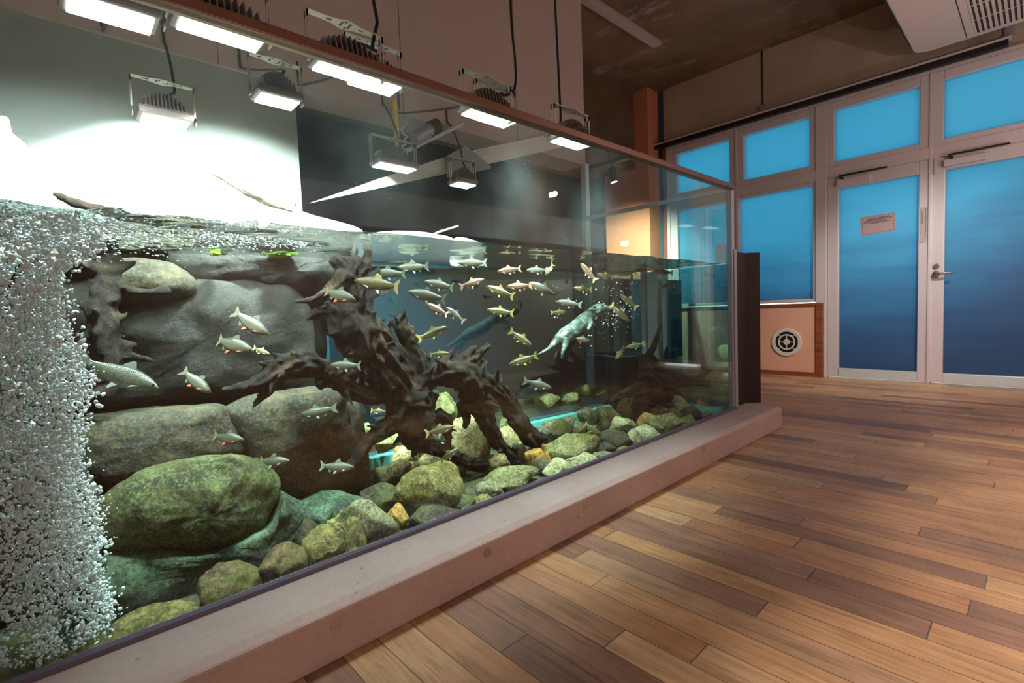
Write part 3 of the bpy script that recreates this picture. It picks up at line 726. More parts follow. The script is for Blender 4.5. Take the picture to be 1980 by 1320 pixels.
# craggy backing of the tank's rock end
vs = []; fs = []; nu, nv = 70, 44
for j in range(nv+1):
    for i in range(nu+1):
        y = YL+.03+(.93-YL-.03)*i/nu; z = .05+1.02*j/nv; p = Vector((-2.27, y, z))
        vs.append(p+Vector((.05*noise.noise(p*5)+.02*noise.noise(p*17), 0, 0)))
for j in range(nv):
    for i in range(nu): a = j*(nu+1)+i; fs.append((a, a+1, a+nu+2, a+nu+1))
k0 = len(vs); vs += [Vector((-2.38, v.y, v.z)) for v in vs[:k0]]
fs += [tuple(i+k0 for i in f[::-1]) for f in fs[:nu*nv]]
rim = [i for i in range(nu+1)]+[j*(nu+1)+nu for j in range(1, nv+1)]+[nv*(nu+1)+i for i in range(nu-1, -1, -1)]+[j*(nu+1) for j in range(nv-1, 0, -1)]
fs += [(rim[i], rim[(i+1) % len(rim)], k0+rim[(i+1) % len(rim)], k0+rim[i]) for i in range(len(rim))]
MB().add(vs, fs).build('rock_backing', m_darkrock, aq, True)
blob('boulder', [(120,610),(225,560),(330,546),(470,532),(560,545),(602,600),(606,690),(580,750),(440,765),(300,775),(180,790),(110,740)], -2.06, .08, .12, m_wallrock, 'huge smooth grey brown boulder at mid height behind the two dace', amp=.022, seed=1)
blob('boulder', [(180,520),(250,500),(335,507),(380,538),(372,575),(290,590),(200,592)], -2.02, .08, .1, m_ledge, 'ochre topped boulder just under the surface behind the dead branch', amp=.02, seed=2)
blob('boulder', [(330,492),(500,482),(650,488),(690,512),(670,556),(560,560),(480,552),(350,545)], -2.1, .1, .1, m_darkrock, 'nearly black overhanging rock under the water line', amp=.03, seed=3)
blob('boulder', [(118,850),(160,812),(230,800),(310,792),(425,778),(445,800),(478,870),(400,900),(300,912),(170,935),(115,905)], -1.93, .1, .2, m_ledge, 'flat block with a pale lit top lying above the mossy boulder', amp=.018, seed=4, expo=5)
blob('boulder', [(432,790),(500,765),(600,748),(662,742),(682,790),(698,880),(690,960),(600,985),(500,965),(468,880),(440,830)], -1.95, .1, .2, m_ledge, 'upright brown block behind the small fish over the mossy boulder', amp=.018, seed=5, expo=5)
blob('boulder', [(668,785),(682,776),(694,782),(704,850),(716,932),(722,985),(694,985),(684,900)], -1.9, .035, .08, m_ledge, 'slim pale stone pillar at the end of the brown block', amp=.01, seed=6, expo=4)
blob('boulder', [(182,1050),(198,965),(280,910),(370,886),(455,880),(512,890),(538,930),(524,1000),(480,1042),(400,1060),(300,1066),(225,1078)], -1.72, .12, .16, m_greenrock, 'big rounded green mossy boulder in front of the rock wall', amp=.022, sc=8, seed=7, expo=3)
blob('rock_slope', [(150,1110),(230,1072),(400,1058),(520,1005),(545,950),(610,985),(690,960),(722,985),(700,1030),(640,1075),(560,1180),(420,1260),(240,1270),(120,1240)], -1.66, .06, .3, m_slope, 'turquoise green rocky slope running down from the mossy boulder', 'rock', .026, 9, 8, expo=5)
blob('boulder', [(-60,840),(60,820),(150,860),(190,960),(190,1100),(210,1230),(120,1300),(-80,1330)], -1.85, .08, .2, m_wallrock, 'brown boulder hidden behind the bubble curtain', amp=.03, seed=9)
# above the water
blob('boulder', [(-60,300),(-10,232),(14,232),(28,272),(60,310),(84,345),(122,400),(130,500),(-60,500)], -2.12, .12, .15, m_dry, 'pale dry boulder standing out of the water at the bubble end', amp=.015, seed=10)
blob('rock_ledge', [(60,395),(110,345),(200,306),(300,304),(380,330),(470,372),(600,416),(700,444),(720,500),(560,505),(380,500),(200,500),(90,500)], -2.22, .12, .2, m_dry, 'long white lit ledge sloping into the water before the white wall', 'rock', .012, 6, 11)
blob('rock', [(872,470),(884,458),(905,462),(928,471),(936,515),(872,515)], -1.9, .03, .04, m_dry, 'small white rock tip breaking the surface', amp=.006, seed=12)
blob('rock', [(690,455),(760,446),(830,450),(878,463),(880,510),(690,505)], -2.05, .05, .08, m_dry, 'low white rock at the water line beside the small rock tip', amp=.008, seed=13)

def branchy(name, chains, x, mat, label, voxel=.008, disp=.007, cat='driftwood', jag=True):
    """chains: list of [(u, v, radius px, dx), ...]; one continuous gnarled mesh"""
    m = MB()
    for ci, ch in enumerate(chains):
        pts = []; rr = []
        P = []
        for q in ch:
            dx = q[3] if len(q) > 3 else 0
            p = onx(q[0], q[1], x+dx); P.append((p, q[2]*depth(p)/F))
        for i in range(len(P)-1):
            p0 = P[max(i-1,0)]; p1 = P[i]; p2 = P[i+1]; p3 = P[min(i+2,len(P)-1)]
            for s in range(5):
                u = s/5; c = .5*((2*p1[0])+(p2[0]-p0[0])*u+(2*p0[0]-5*p1[0]+4*p2[0]-p3[0])*u*u+(3*p1[0]-p0[0]-3*p2[0]+p3[0])*u**3)
                pts.append(c); rr.append(p1[1]*(1-u)+p2[1]*u)
        pts.append(P[-1][0]); rr.append(P[-1][1])
        for i in range(1, len(pts)-1): pts[i] = pts[i]+noise.noise_vector(pts[i]*9+Vector((ci, 0, 0)))*rr[i]*.3
        m.tube(pts, rr, 12 if max(rr) < .014 else 26, noisy=.26, seed=ci)
        if jag:
            for i in range(2, len(pts)-1):
                if R.random() < .42 and rr[i] > .009:
                    d = Vector((R.uniform(-.3,1), R.uniform(-1,1), R.uniform(-.5,1))).normalized(); t = (pts[i+1]-pts[i]).normalized()
                    e = (d-t*d.dot(t)*.5).normalized()
                    g = (e+t*R.choice((-1,1))*R.uniform(.5,1.3)).normalized(); q0 = rr[i]; w_ = min(q0, .05); m.tube([pts[i]+e*q0*.4, pts[i]+e*q0*.8+g*w_*.6, pts[i]+e*q0*.75+g*w_*R.uniform(1.2,2.2)], [q0*.42, w_*.28, w_*.05], 6)
    o = m.build(name, mat, None, True, fix=True)
    r = o.modifiers.new('remesh', 'REMESH'); r.mode = 'VOXEL'; r.voxel_size = voxel; r.use_smooth_shade = True
    t = bpy.data.textures.new(name+'_grain', 'STUCCI'); t.noise_scale = .028; t.turbulence = 6
    d = o.modifiers.new('grain', 'DISPLACE'); d.texture = t; d.strength = disp; d.mid_level = .5; d.texture_coords = 'LOCAL'
    return tag(o, label, cat)
branchy('driftwood', [
 [(712,482,6),(708,512,10),(694,545,22),(680,590,40),(684,635,46),(712,680,42),(748,722,36),(780,762,38),(792,800,38)],
 [(690,500,12),(668,540,28),(652,590,26),(668,640,34)], [(640,500,8),(662,520,16),(680,560,22)],
 [(570,582,3),(606,580,7),(640,578,13),(672,580,18)], [(592,618,3),(618,600,8),(648,596,14)], [(735,565,3),(720,570,7),(700,578,12)],
 [(430,752,3),(466,747,7),(500,738,14),(540,715,22),(585,705,24),(622,712,20),(652,728,20),(690,700,24)],
 [(488,790,2),(504,772,7),(524,744,14),(548,712,18)], [(500,700,3),(530,705,10),(560,705,16)], [(560,690,4),(590,694,10)],
 [(650,728,18),(690,756,18),(740,762,17),(790,752,20)], [(615,750,6),(625,735,14),(640,720,20)],
 [(712,615,10),(738,642,14),(764,672,14),(786,704,13),(800,740,18)],
 [(782,612,8),(774,634,14),(788,656,15),(806,684,16),(812,722,20),(800,760,26)], [(798,630,4),(796,648,9),(800,668,12)],
 [(802,740,30),(796,770,40),(790,800,40),(776,816,30)], [(690,690,20),(728,706,28),(762,740,30)],
 [(686,660,10),(690,690,10),(692,712,3)], [(700,690,8),(706,706,3)],
 [(808,740,22),(838,726,20),(868,724,26),(900,730,30),(912,760,26)],
 [(888,722,14),(904,700,11),(926,684,8),(946,668,5)], [(876,716,12),(894,694,10),(912,676,5),(922,668,3)], [(846,716,10),(862,696,8),(880,672,3)], [(930,718,12),(936,700,6),(928,690,3)],
 [(775,806,26),(742,828,17),(712,852,13),(690,882,11),(672,900,6)], [(700,862,9),(696,880,8),(691,898,4)],
 [(798,812,30),(806,842,24),(832,862,18),(866,880,13),(900,894,10),(932,896,9),(950,908,9),(957,922,3)], [(806,862,9),(800,876,6),(795,884,3)],
 [(842,800,14),(862,820,14),(866,850,6),(862,870,5)], [(832,760,16),(824,800,13),(822,812,4)],
 [(906,746,26),(926,782,19),(944,822,15),(966,858,13),(992,888,12),(1024,912,7)],
 [(912,736,26),(948,742,20),(974,770,18),(996,806,18),(1014,834,18),(1038,850,17),(1056,852,10)], [(946,745,14),(956,728,6),(960,722,3)],
 [(896,780,12),(902,806,9),(898,828,3)], [(940,770,9),(950,800,7),(956,824,5)],
], -1.74, m_drift, 'great dark gnarled driftwood root standing on arching legs among the stones', voxel=.0046)
branchy('driftwood', [
 [(211,462,10),(212,500,14),(204,540,16),(196,590,22),(204,640,26),(208,700,24),(196,770,20)], [(236,505,3),(226,525,8),(232,550,10),(252,561,9),(290,566,6),(318,562,8),(330,568,4)],
 [(150,590,6),(190,588,14),(232,575,10)], [(262,505,5),(235,520,7),(215,530,9)], [(210,690,10),(262,690,7),(300,700,3)], [(206,660,12),(246,668,8),(268,664,4)], [(150,500,8),(190,520,12),(206,540,12)],
], -1.88, m_drift2, 'dim brown dead tree stump and branch beside the bubble curtain', voxel=.008)
branchy('driftwood', [
 [(1279,625,2),(1272,648,4),(1265,668,6),(1254,688,8),(1248,710,13),(1254,728,17),(1282,736,15),(1326,735,11),(1372,744,5)],
 [(1290,668,2),(1288,690,6),(1294,712,11),(1306,732,13)], [(1300,690,2),(1296,708,7)], [(1262,690,5),(1272,706,9),(1284,724,12)],
 [(1180,776,4),(1200,764,8),(1232,754,12),(1262,760,18),(1290,772,14)], [(1240,760,12),(1236,786,14),(1244,802,10)], [(1282,760,12),(1310,768,8),(1326,780,3)], [(1340,735,7),(1360,724,5),(1378,716,2)],
], -1.68, m_drift, 'twisted dark driftwood root near the guard post end of the tank', voxel=.006, disp=.006)
tag(branchy('dry_log', [[(393,284,3),(408,306,5),(426,332,8),(452,352,9),(486,372,10),(528,392,9),(566,408,5)], [(396,328,3),(420,336,7),(440,346,8)], [(498,345,3),(506,366,7),(522,392,8)], [(560,362,2),(564,380,5),(572,400,4)]], -2.0, m_log, 'forked pale log lying on the bright ledge out of the water', voxel=.009, disp=.008, jag=False), cat='log')
tag(branchy('dark_log', [[(100,372,6),(150,392,9),(220,414,11),(300,428,10),(380,436,8),(450,442,7),(540,450,5)], [(330,430,5),(400,446,6),(470,450,4)]], -1.8, m_drift2, 'long dark log floating along the water line', voxel=.01, disp=.01, jag=False), cat='log')
tag(branchy('twig', [[(828,458,2),(850,448,2.5),(886,437,2)]], -1.95, m_log, 'bare pale twig sticking out of the water', voxel=.004, disp=.002, jag=False), cat='twig')
# moss strips in the shade of the overhang
m_moss = plain('vivid_green_moss', (120,170,40), .9, spec=.1, var=.4, sc=60, bump=.6, bsc=120)
for (u0, u1, v, lab) in ((408,440,488,'short tuft of green moss under the water line near the bubbles'), (512,578,491,'bright strip of green moss on the black overhanging rock')):
    blob('moss', [(u0,v-2),((u0+u1)/2,v-5),(u1,v-2),(u1-4,v+4),((u0+u1)/2,v+5),(u0+4,v+4)], -1.97, .02, .05, m_moss, lab, 'moss', .012, 30, u0)
# solid tub added in place of a tub reflection in the glass
c = onx(1206, 738, -1.97); t = thing('reflected_tub', 'dark teal round reflected tub behind the end driftwood', 'tub', (c.x, c.y, .06))
zt_ = onx(1206, 684, -1.97).z; r_ = .13
m = MB(); m.ring((c.x, c.y, .06), (0,0,1), r_*.86-.008, r_*.86, .004)
for i in range(8):
    pass
prof = [(r_*.82, .06), (r_, zt_), (r_+.012, zt_), (r_+.012, zt_-.015), (r_-.006, zt_-.02)]
vs = []; fs = []; n = 40
pr = [(.001, .06), (r_*.84, .06), (r_, zt_-.012), (r_+.012, zt_-.012), (r_+.012, zt_), (r_-.008, zt_), (r_*.84-.008, .068), (.001, .068)]
for k in range(n):
    a = 2*math.pi*k/n
    for q, z in pr: vs.append((c.x+q*math.cos(a), c.y+q*math.sin(a), z))
for k in range(n):
    for j in range(len(pr)-1): fs.append((k*len(pr)+j, ((k+1) % n)*len(pr)+j, ((k+1) % n)*len(pr)+j+1, k*len(pr)+j+1))
MB().add(vs, fs).build('tub_wall', m_tub, t, True)

# ------------------------------------------------------------------ stones on the tank bed
def stone(u, v, w, h, tone, label, ang=0, facet=5):
    seed = u*7+v
    RR = random.Random(seed)
    b = onz(u, v+h*.45, .055); x = b.x
    d0 = depth(onx(u, v, max(min(x, -1.4), -2.12))); W2 = w*d0/F/2*1.2; H2 = h*d0/F/2*1.2; T2 = (W2*.55+H2*.45)
    xm = XG-.03-(abs(right.x)*W2+abs(fw.x)*T2)*.92
    x = max(min(x, xm), -2.10)
    c = onx(u, v, x); s = depth(c)/d0; W2 *= s; H2 *= s; T2 *= s
    bm = bmesh.new(); bmesh.ops.create_icosphere(bm, subdivisions=4, radius=1)
    planes = [(Vector((RR.gauss(0,1), RR.gauss(0,1), RR.gauss(0,1))).normalized(), RR.uniform(.5, .85)) for _ in range(facet+4)]
    off = Vector((RR.random()*50, RR.random()*50, 0))
    for vv in bm.verts:
        p = vv.co.copy()
        for nrm, dd in planes:
            q = p.dot(nrm)
            if q > dd: p -= nrm*(q-dd)*.85
        p *= 1+.16*noise.noise(p*1.4+off)+.08*noise.noise(p*4+off)+.045*noise.noise(p*9+off)+.025*noise.noise(p*19+off)
        vv.co = p
    mx = [max(abs(vv.co[i]) for vv in bm.verts) for i in range(3)]
    ca, sa = math.cos(ang), math.sin(ang)
    for vv in bm.verts:
        q = vv.co; a = q.x/mx[0]*W2; bb = q.y/mx[1]*H2; cc = q.z/mx[2]*T2
        a, bb = a*ca-bb*sa, a*sa+bb*ca
        vv.co = right*a+up*bb+fw*cc
    me = bpy.data.meshes.new('stone'); bm.to_mesh(me); bm.free(); me.materials.append(RM[tone])
    me.polygons.foreach_set('use_smooth', [True]*len(me.polygons))
    o = bpy.data.objects.new('stone', me); C.objects.link(o); o.location = c
    return tag(o, label, 'stone', 'stones on the aquarium bed')
F_ = 'against the front glass'
for a in [
 (446,1142,112,92,'brown','square brown stone, lowest big one before the turquoise slope',0,7),
 (546,1096,90,80,'brown','round brown stone before the slope, between two upright stones and the square one',.3,6),
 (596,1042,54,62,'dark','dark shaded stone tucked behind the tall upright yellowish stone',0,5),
 (628,1072,66,100,'olive','tall upright yellow green stone against the front glass',-.15,6),
 (649,1018,44,50,'olive','small rusty yellow stone standing behind the pair of upright stones',0,5),
 (680,1046,54,74,'olive','pointed yellowish stone leaning on the big smooth grey stone',.25,7),
 (716,1020,112,84,'grey','big smooth grey stone sloping to the front glass',-.3,4),
 (770,997,40,40,'orange','small pale yellow cube shaped stone on top of the grey stones',.2,7),
 (834,1002,100,44,'dark','flat black sided stone against the front glass under the largest stone',.1,5),
 (888,978,60,34,'dark','dark moss edged stone at the glass below the largest stone',.2,5),
 (926,970,44,26,'olive','small yellow stone at the glass beside the dark moss edged one',.2,5),
 (846,942,150,84,'olive','largest mossy olive stone lying in the middle of the stones',.15,4),
 (734,968,72,56,'dark','dim stone at the foot of the slim stone pillar',0,5),
 (740,928,46,48,'dark','dim brown stone behind the great root, leaning on the tank frame',0,5),
 (768,922,50,54,'brown','brown stone in front of the pale angular slab',.2,5),
 (796,892,86,64,'tan','pale angular slab of stone under the teal frame and root legs',.2,9),
 (842,900,60,48,'tan','wedge shaped pale stone beneath the darting pale fish',-.4,8),
 (810,925,84,40,'brown','long brown stone between the pale slab and the largest stone',.35,4),
 (948,950,50,34,'grey','grey green stone at the glass below the root foot',.1,5),
 (978,926,112,42,'green','broad greenish slab of stone under the root foot',.12,5),
 (1000,950,90,36,'olive','yellow green slab against the glass, beside the grey green stone',.3,5),
 (914,860,96,92,'tan','large tan pyramid stone behind the root legs',0,8),
 (962,894,44,38,'tan','pale round stone between two root legs',0,5),
 (990,846,58,44,'tan','rough tan stone seen between the last two root legs',.1,7),
 (1004,872,36,34,'pale','whitish stone just under the thick root leg',0,6),
 (1032,884,42,38,'orange','rusty brown stone under the blunt end of the thick root',0,5),
 (1064,881,38,36,'orange','bright orange brown stone next to the rusty brown one',0,5),
 (1076,910,50,42,'pale','pale grey speckled stone at the glass near the root foot',.2,6),
 (1091,868,76,58,'green','large green speckled stone behind the pale grey one',.1,6),
 (1088,834,46,40,'brown','round brown cobble on top near the blunt root end',0,4),
 (1076,824,70,32,'grey','wide grey mound stone behind the round brown cobble',.2,5),
 (1050,900,34,30,'dark','small dark stone wedged between the root foot and orange stones',0,5),
 (1126,892,62,40,'pale','broad pale stone at the glass beyond the pale grey speckled one',.2,6),
 (1164,884,40,22,'grey','thin grey stone at the glass past the broad pale one',.2,5),
 (1141,855,52,46,'olive','olive hollow stone behind the broad pale one',.1,6),
 (1172,866,32,30,'dark','little dark pointed stone by the thin grey stone',0,8),
 (1191,851,56,40,'dark','dark brown oval stone in the middle of the pale cobbles',.1,4),
 (1204,873,38,18,'olive','thin yellow green stone at the glass under the dark oval one',.2,5),
 (1226,849,28,38,'pale','narrow pale stone standing beside the dark oval one',.1,6),
 (1250,843,48,36,'pale','pale green cracked stone at the glass after the narrow pale one',.2,6),
 (1203,826,46,36,'pale','white cream stone on top above the dark oval stone',0,6),
 (1246,818,26,38,'orange','upright rusty stone wedged between pale cobbles',-.3,5),
 (1275,826,46,42,'green','grey green block at the glass beside the upright rusty stone',.1,7),
 (1298,820,46,38,'tan','tan stone at the glass beside the grey green block',.3,7),
 (1326,817,40,24,'green','flat green stone at the glass past the tan one',.25,5),
 (1275,799,32,28,'pale','pale small stone above the grey green block',0,6),
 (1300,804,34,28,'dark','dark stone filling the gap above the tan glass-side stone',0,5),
 (1312,789,36,42,'tan','flat topped tan stone standing beneath the end driftwood',0,9),
 (1336,799,32,38,'dark','dark split stone beside the flat topped tan one',.2,8),
 (1362,787,30,38,'tan','leaning tan stone nearest the end frame',-.4,8),
 (1364,804,30,22,'green','low green stone at the glass under the leaning tan one',.1,6),
 (1394,794,36,20,'green','last pale green stone in the corner by the guard post',.25,6),
 (1215,792,48,48,'brown','large brown boulder beneath the end driftwood',0,5),
 (1250,786,36,40,'dark','dark stone beneath the root beside the large brown boulder',0,5),
 (1171,804,38,32,'tan','tan stone before the large brown boulder',0,7),
 (1177,788,28,22,'grey','small grey stone on top, behind the tan one',0,5),
 (1133,804,48,32,'grey','speckled grey stone at the crest of the pile by the teal frame',.1,6),
 (1194,806,22,22,'pale','tiny pale stone between the tan stone and the brown boulder',0,6),
 (1171,824,34,30,'dark','black speckled stone behind the white cream one',0,6),
 (1124,828,32,28,'pale','pale stone behind the dark striped fish lying low',.1,6),
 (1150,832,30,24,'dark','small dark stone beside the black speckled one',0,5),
 (1118,848,26,24,'tan','little tan stone next to the olive hollow one',0,6),
 (1228,830,26,24,'brown','little brown stone between white cream and upright rusty stones',0,5),
 (311,1206,150,66,'olive','long brown green stone at the glass near the bubble curtain',.1,4),
 (322,1224,70,32,'brown','small flat stone before the long brown green one at the glass',.3,5),
 (176,1258,130,54,'olive','mossy flat stone at the glass under the bubble curtain',.2,5),
 (62,1298,120,44,'olive','yellow brown stone at the bottom corner of the glass, under the bubbles',.2,5),
 (568,1112,44,26,'olive','small yellow stone peeping over the sill by the round brown one',.3,5),
 (700,1000,30,24,'dark','small dark stone hidden behind the big smooth grey one',0,5),
 (1020,862,34,26,'grey','small grey stone between the thick root and the whitish stone',0,6),
 (880,905,44,34,'brown','brown stone under the root leg beside the wedge shaped one',0,6),
 (1046,836,30,24,'grey','small grey stone beside the thick root end, under the mound',0,6),
]: stone(*a)
# solid stones built in place of stone reflections in the rear glass
for i, (u, v, w, h, tone) in enumerate([(742,856,54,34,'green'),(708,832,24,30,'green'),(860,790,44,60,'green'),(872,836,36,34,'green'),(980,822,40,30,'green'),(1100,772,46,22,'green'),(1128,754,34,22,'green'),(1152,760,36,20,'olive'),(1060,776,40,24,'green')]):
    lab = ['green reflected stone behind the teal frame under the root arch', 'small green reflected stone beside the slim stone pillar', 'tall dim green reflected stone seen through the middle of the root', 'small green reflected stone low behind the root arch near the pale fish', 'dim reflected stone behind the thick root leg', 'dim flat reflected stone behind the crest of the pile', 'bright green small reflected stone at the rear frame', 'olive reflected stone at the rear frame before the tub', 'dim green reflected stone at the rear frame below the lone silver fish'][i]
    stone(u, v, w, h, tone, lab, .2, 6)

# ------------------------------------------------------------------ fish
def fish_meshes(kind, bend):
    skin, fin, bfin, dp = FK[kind]
    out = []
    bx = lambda x: bend*(max(0, .12-x)**2)*1.5
    xs = [.5,.485,.46,.42,.36,.28,.18,.06,-.06,-.16,-.25,-.31,-.355,-.38]
    hs = [.012,.06,.12,.2,.3,.4,.48,.5,.46,.38,.28,.21,.18,.19]
    zc = [-.006,-.005,-.003,0,0,.0,0,0,0,.002,.004,.006,.008,.008]
    n = 16; vs = []; fs = []
    for x, h, c in zip(xs, hs, zc):
        hh = h*dp*1.0; ww = min(hh*.62, .075) if x > -.2 else hh*.36
        for k in range(n):
            a = 2*math.pi*k/n; vs.append((x, bx(x)+ww*math.cos(a), c+hh*math.sin(a)*(1.0 if math.sin(a) > 0 else 1.04)))
    for i in range(len(xs)-1):
        for k in range(n): fs.append((i*n+k, i*n+(k+1) % n, (i+1)*n+(k+1) % n, (i+1)*n+k))
    fs += [tuple(range(n)), tuple((len(xs)-1)*n+k for k in range(n))]
    def mesh(nm, vs, fs, mat, sm=True):
        me = bpy.data.meshes.new(nm); me.from_pydata([Vector(v) for v in vs], [], fs); me.materials.append(mat)
        bm = bmesh.new(); bm.from_mesh(me); bmesh.ops.recalc_face_normals(bm, faces=bm.faces); bm.to_mesh(me); bm.free()
        me.polygons.foreach_set('use_smooth', [sm]*len(me.polygons)); return me
    out.append(('fish', mesh('fish', vs, fs, skin)))
    def flat(poly, th=.004, y=0, tilt=0):
        a = []; 
        for s in (-1, 1):
            for (x, z) in poly: a.append((x, bx(x)+y+s*th+tilt*(-z if z < 0 else z), z))
        m = len(poly)
        return a, [tuple(range(m)), tuple(range(2*m-1, m-1, -1))]+[(i, m+i, m+(i+1) % m, (i+1) % m) for i in range(m)]
    T = dp*.5
    tail = [(-.365,.05*dp/.28+.0),(-.42,.10),(-.47,.145),(-.52,.165),(-.495,.08),(-.468,.0),(-.495,-.07),(-.52,-.155),(-.47,-.135),(-.42,-.09),(-.365,-.045*dp/.28)]
    out.append(('tail_fin', mesh('tail_fin', *flat(tail), fin, False)))
    out.append(('dorsal_fin', mesh('dorsal_fin', *flat([(.10,T*.97),(.055,T+.085),(.02,T+.09),(-.06,T+.02),(-.08,T*.86)]), fin, False)))
    out.append(('anal_fin', mesh('anal_fin', *flat([(-.13,-T*.72),(-.20,-T*.72-.075),(-.225,-T*.6-.06),(-.27,-T*.44)]), fin, False)))
    for s in (-1, 1):
        v1, f1 = flat([(.02,-T*.94),(-.045,-T*.94-.075),(-.075,-T*.94-.07),(-.06,-T*.88)], .003, s*.02, s*.25)
        out.append(('pelvic_fin', mesh('pelvic_fin', v1, f1, bfin, False)))
        v1, f1 = flat([(.29,-T*.42),(.2,-T*.75),(.17,-T*.8),(.20,-T*.55)], .003, s*.055, s*.3)
        out.append(('pectoral_fin', mesh('pectoral_fin', v1, f1, bfin, False)))
        bm = bmesh.new(); bmesh.ops.create_uvsphere(bm, u_segments=12, v_segments=8, radius=.017)
        bmesh.ops.translate(bm, verts=bm.verts, vec=(.428, s*(.2*dp*.62*.86), .012)); me = bpy.data.meshes.new('eye'); bm.to_mesh(me); bm.free(); me.materials.append(m_eye); out.append(('eye', me))
    return out
FM = {}
def fish(u, v, L, deg, kind, x, label, bend=None):
    if bend is None: bend = R.choice((-.5, 0, .5, .25))
    key = (kind, bend)
    if key not in FM: FM[key] = fish_meshes(kind, bend)
    c = onx(u, v, x); d = depth(c); a = math.radians(deg)
    hp = ond(u+math.cos(a)*L/2, v-math.sin(a)*L/2, d); tp = ond(u-math.cos(a)*L/2, v+math.sin(a)*L/2, d)
    vx = (hp-tp); Lw = vx.length; vx.normalize()
    view = (c-EYE).normalized(); vy = (view-vx*view.dot(vx)).normalized(); vz = vx.cross(vy)
    if vz.z < 0: vy = -vy; vz = -vz
    rot = Matrix((vx, vy, vz)).transposed()
    root = None
    for nm, me in FM[key]:
        o = bpy.data.objects.new(nm, me); C.objects.link(o)
        if root is None:
            root = o; o.matrix_world = Matrix.Translation(c) @ rot.to_4x4() @ Matrix.Scale(Lw, 4)
        else:
            o.parent = root
            if nm in ('pelvic_fin', 'pectoral_fin') and kind in ('dace', 'pink', 'minnow'): o['label'] = {'dace': 'orange red fin', 'pink': 'rosy fin', 'minnow': 'bright yellow fin'}[kind]
    return tag(root, label, 'fish', 'fish swimming in the aquarium')
